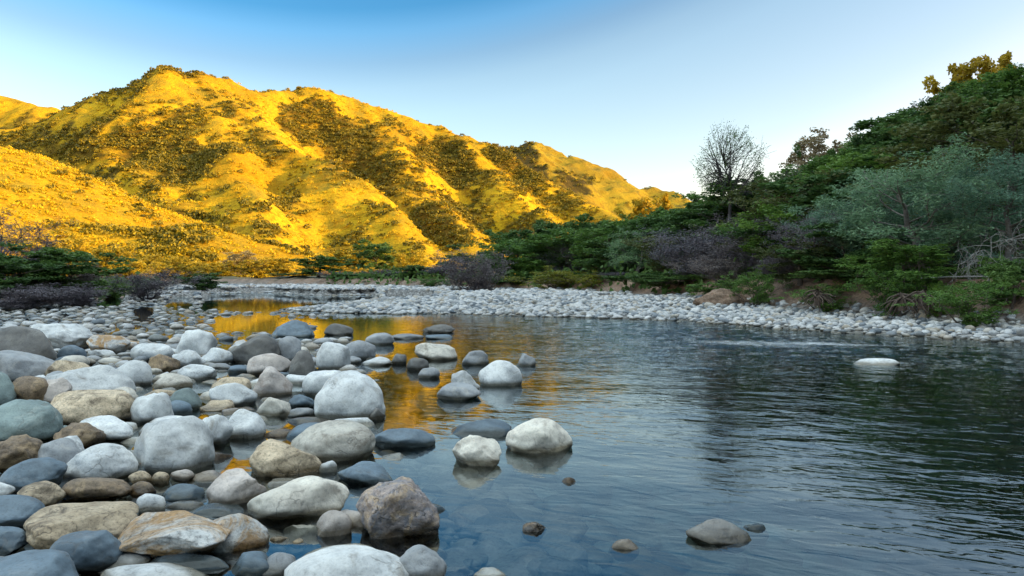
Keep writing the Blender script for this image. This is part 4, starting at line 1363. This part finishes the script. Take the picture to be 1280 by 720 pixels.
for kind, u, vt, w, Y, lb in (
    ('dark', 880, 216, 60, 60, 'dark tree low on the skyline left of the round bare tree'),
    ('dark', 945, 212, 60, 52, 'dark tree low on the skyline right of the round bare tree'),
    ('pale', 1032, 160, 74, 88, 'pale sun-touched thin-leaved tree on the skyline'),
    ('dark', 1015, 180, 40, 54, 'thin dark tree left of the pale sun-touched one'),
    ('dark', 1062, 172, 50, 50, 'dark tree right of the pale sun-touched one'),
    ('dark', 1100, 142, 70, 48, 'dark feathery tree halfway up the skyline'),
    ('green', 1140, 128, 66, 47, 'green tree above the halfway point of the skyline'),
    ('olive', 1172, 112, 60, 48, 'olive tree below the golden hilltop trees'),
    ('gold', 1222, 66, 80, 84, 'golden sunlit tree on the hilltop, left one'),
    ('gold', 1264, 56, 66, 84, 'golden sunlit tree on the hilltop, right one'),
    ('dark', 1290, 84, 60, 47, 'dark tree at the right edge under the golden hilltop trees'),
    ('dark', 1225, 96, 80, 45, 'dark tree directly below the left golden hilltop tree'),
    ('rust', 1125, 190, 60, 40, 'rusty brown tree in the middle of the wooded slope'),
    ('olive', 1155, 205, 60, 38, 'yellowish olive tree above the large willow'),
):
    plant(kind, u, vt, w, Y, lb, TOPS)
LBL = {'dark': 'dark green oak in the unbroken canopy of the right hillside', 'green': 'mid green tree in the unbroken canopy of the right hillside', 'olive': 'dull olive tree in the unbroken canopy of the right hillside', 'rust': 'brownish tree half hidden in the canopy of the right hillside', 'twigtree': 'leafless grey tree half hidden in the canopy of the right hillside'}
cnt = 0
pts = []
tries = 0
while cnt < 95 and tries < 6000:
    tries += 1
    Y = tr.uniform(26, 82)
    X = tr.uniform(0.02 * Y, 0.76 * Y)
    a = np.array([X]); b_ = np.array([Y])
    if -pl_sd(a, b_, VEG)[0] < 4.0:
        continue
    if any((X - px) ** 2 + (Y - py) ** 2 < (1.9 + 0.015 * Y) ** 2 for px, py in pts):
        continue
    u = CX + X / Y * F
    zg = gz(X, Y)
    sk = np.interp(u, SK[:, 0], SK[:, 1]) + tr.uniform(-6, 22)
    Hmax = CAM_H - (sk - V0) / F * Y - zg
    H = min(tr.uniform(4.0, 6.5), Hmax)
    if H < 1.6:
        continue
    pts.append((X, Y))
    vt = V0 + (CAM_H - zg - H) / Y * F
    kind = tr.choice(['dark', 'green', 'olive', 'rust', 'twigtree'], p=[0.50, 0.32, 0.12, 0.01, 0.05])
    plant(kind, u, vt, (H * tr.uniform(0.85, 1.1) + 1.0) / Y * F, Y, LBL[kind], LBL[kind].replace('oak', 'oaks').replace('tree', 'trees'))
    cnt += 1

_p, _f = stone_shape(5, 4242, 'rough')
EARTH = rock_mat('dry_earth', (0.30, 0.21, 0.15), (0.20, 0.13, 0.09), (0.20, 0.12, 0.08), 0.4, 0.9, 2.0, 2.5)
tag(add('earth_mound', mesh_np('earth_mound', fit(_p, 1.15, 0.6, 0.50), _f, EARTH), None, (W3(902, 358, 29.5)[0], 29.5, gz(W3(902, 358, 29.5)[0], 29.5) + 0.15)), 'tan block of bare eroded earth at the foot of the right bank', 'earth mound')
# roots and fallen wood on the eroded bank
def wood(name, u, v, Y, build, label, cat, rz=0):
    X = (u - CX) / F * Y
    V, Fq = [], []
    build(V, Fq, np.random.default_rng(int(u)))
    z = CAM_H - (v - V0) / F * Y
    o = add(name, mesh_np(name, np.array(V), np.array(Fq), ROOT if name != 'fallen_log' else PALEBARK), None, (X, Y, z))
    o.rotation_euler = (0, 0, rz)
    tag(o, label, cat, 'wood washed out of the right bank')
def stump(V, Fq, r):
    tube(V, Fq, [(-.1, 0, 0.38), (0.02, 0, 0.26), (0, 0, 0.15), (0, 0, -0.1)], [0.05, 0.08, 0.11, 0.10], 9)
    for i in range(22):
        a = i * 0.57 + r.uniform(-.2, .2)
        p = np.array([0, 0, 0.2 + r.uniform(0, .15)])
        pts_ = [p]
        d = np.array([math.cos(a), math.sin(a), r.uniform(-.2, .3)])
        for k in range(5):
            d = d + r.normal(size=3) * 0.25 + np.array([0, 0, -0.28])
            d /= np.linalg.norm(d)
            pts_.append(pts_[-1] + d * r.uniform(.08, .16))
        tube(V, Fq, pts_, np.linspace(0.035, 0.008, 6), 6)
def log_(V, Fq, r):
    tube(V, Fq, [(-1.6, 0, -.02), (-.8, .05, .02), (0, 0, .03), (.8, -.04, .0), (1.7, .0, .04)], [0.012, 0.02, 0.024, 0.024, 0.016], 8)
    tube(V, Fq, [(.5, 0, .02), (.6, .02, .18), (.62, .05, .32)], [0.02, 0.014, 0.006], 5)
wood('root_stump', 1128, 384, 20.6, stump, 'dark root stump with spread roots under the bright green bush', 'stump')
wood('root_stump', 1152, 381, 20.4, stump, 'smaller root tangle right of the dark root stump', 'stump', 2.0)
wood('root_stump', 1022, 378, 23.6, stump, 'brown root stump at the left part of the eroded bank', 'stump', 1.0)
wood('fallen_log', 1222, 347, 21.5, log_, 'thin pale fallen log lying level across the right bank', 'log')

# undergrowth carpet
n = 70000
x = tr.uniform(-20, 62, n)
y = tr.uniform(10, 90, n)
dv = -pl_sd(x, y, VEG)
ok = (dv > np.where(y > 32, 0.0, 0.9) + 0.7 * fbm(x, y, 2.0, 3, 15)) & (np.abs(x) < y * 0.75) & (tr.random(n) < np.clip(30 / y, 0, 1) ** 1.2 + 0.15)
x, y = x[ok], y[ok]
hgt = np.abs(tr.normal(size=len(x))) * 0.35 * (1 + 0.8 * fbm(x, y, 2.5, 2, 8))
x2 = tr.uniform(-75, -18, 26000)
y2 = tr.uniform(28, 125, 26000)
k2 = (-pl_sd(x2, y2, LVEG) > 0.3 + 0.8 * fbm(x2, y2, 2.0, 3, 16)) & (np.abs(x2) < y2 * 0.76)
x = np.concatenate([x, x2[k2]])
y = np.concatenate([y, y2[k2]])
hgt = np.concatenate([hgt, np.abs(tr.normal(size=k2.sum())) * 0.35])
c = np.stack([x, y, G(x, y) + 0.05 + np.abs(hgt)], 1)
v, f, t = leaves(c, 0.10 + 0.0022 * y, np.clip(0.5 + 0.6 * fbm(x, y, 3, 3, 6) + tr.uniform(-0.2, 0.2, len(x)), 0, 1), 9)
tag(add('undergrowth', mesh_np('undergrowth', v, f, LEAF['dark'], False, {'tint': ('FACE', t)})), 'dark leafy undergrowth covering the slope below the trees', 'undergrowth', kind='stuff')
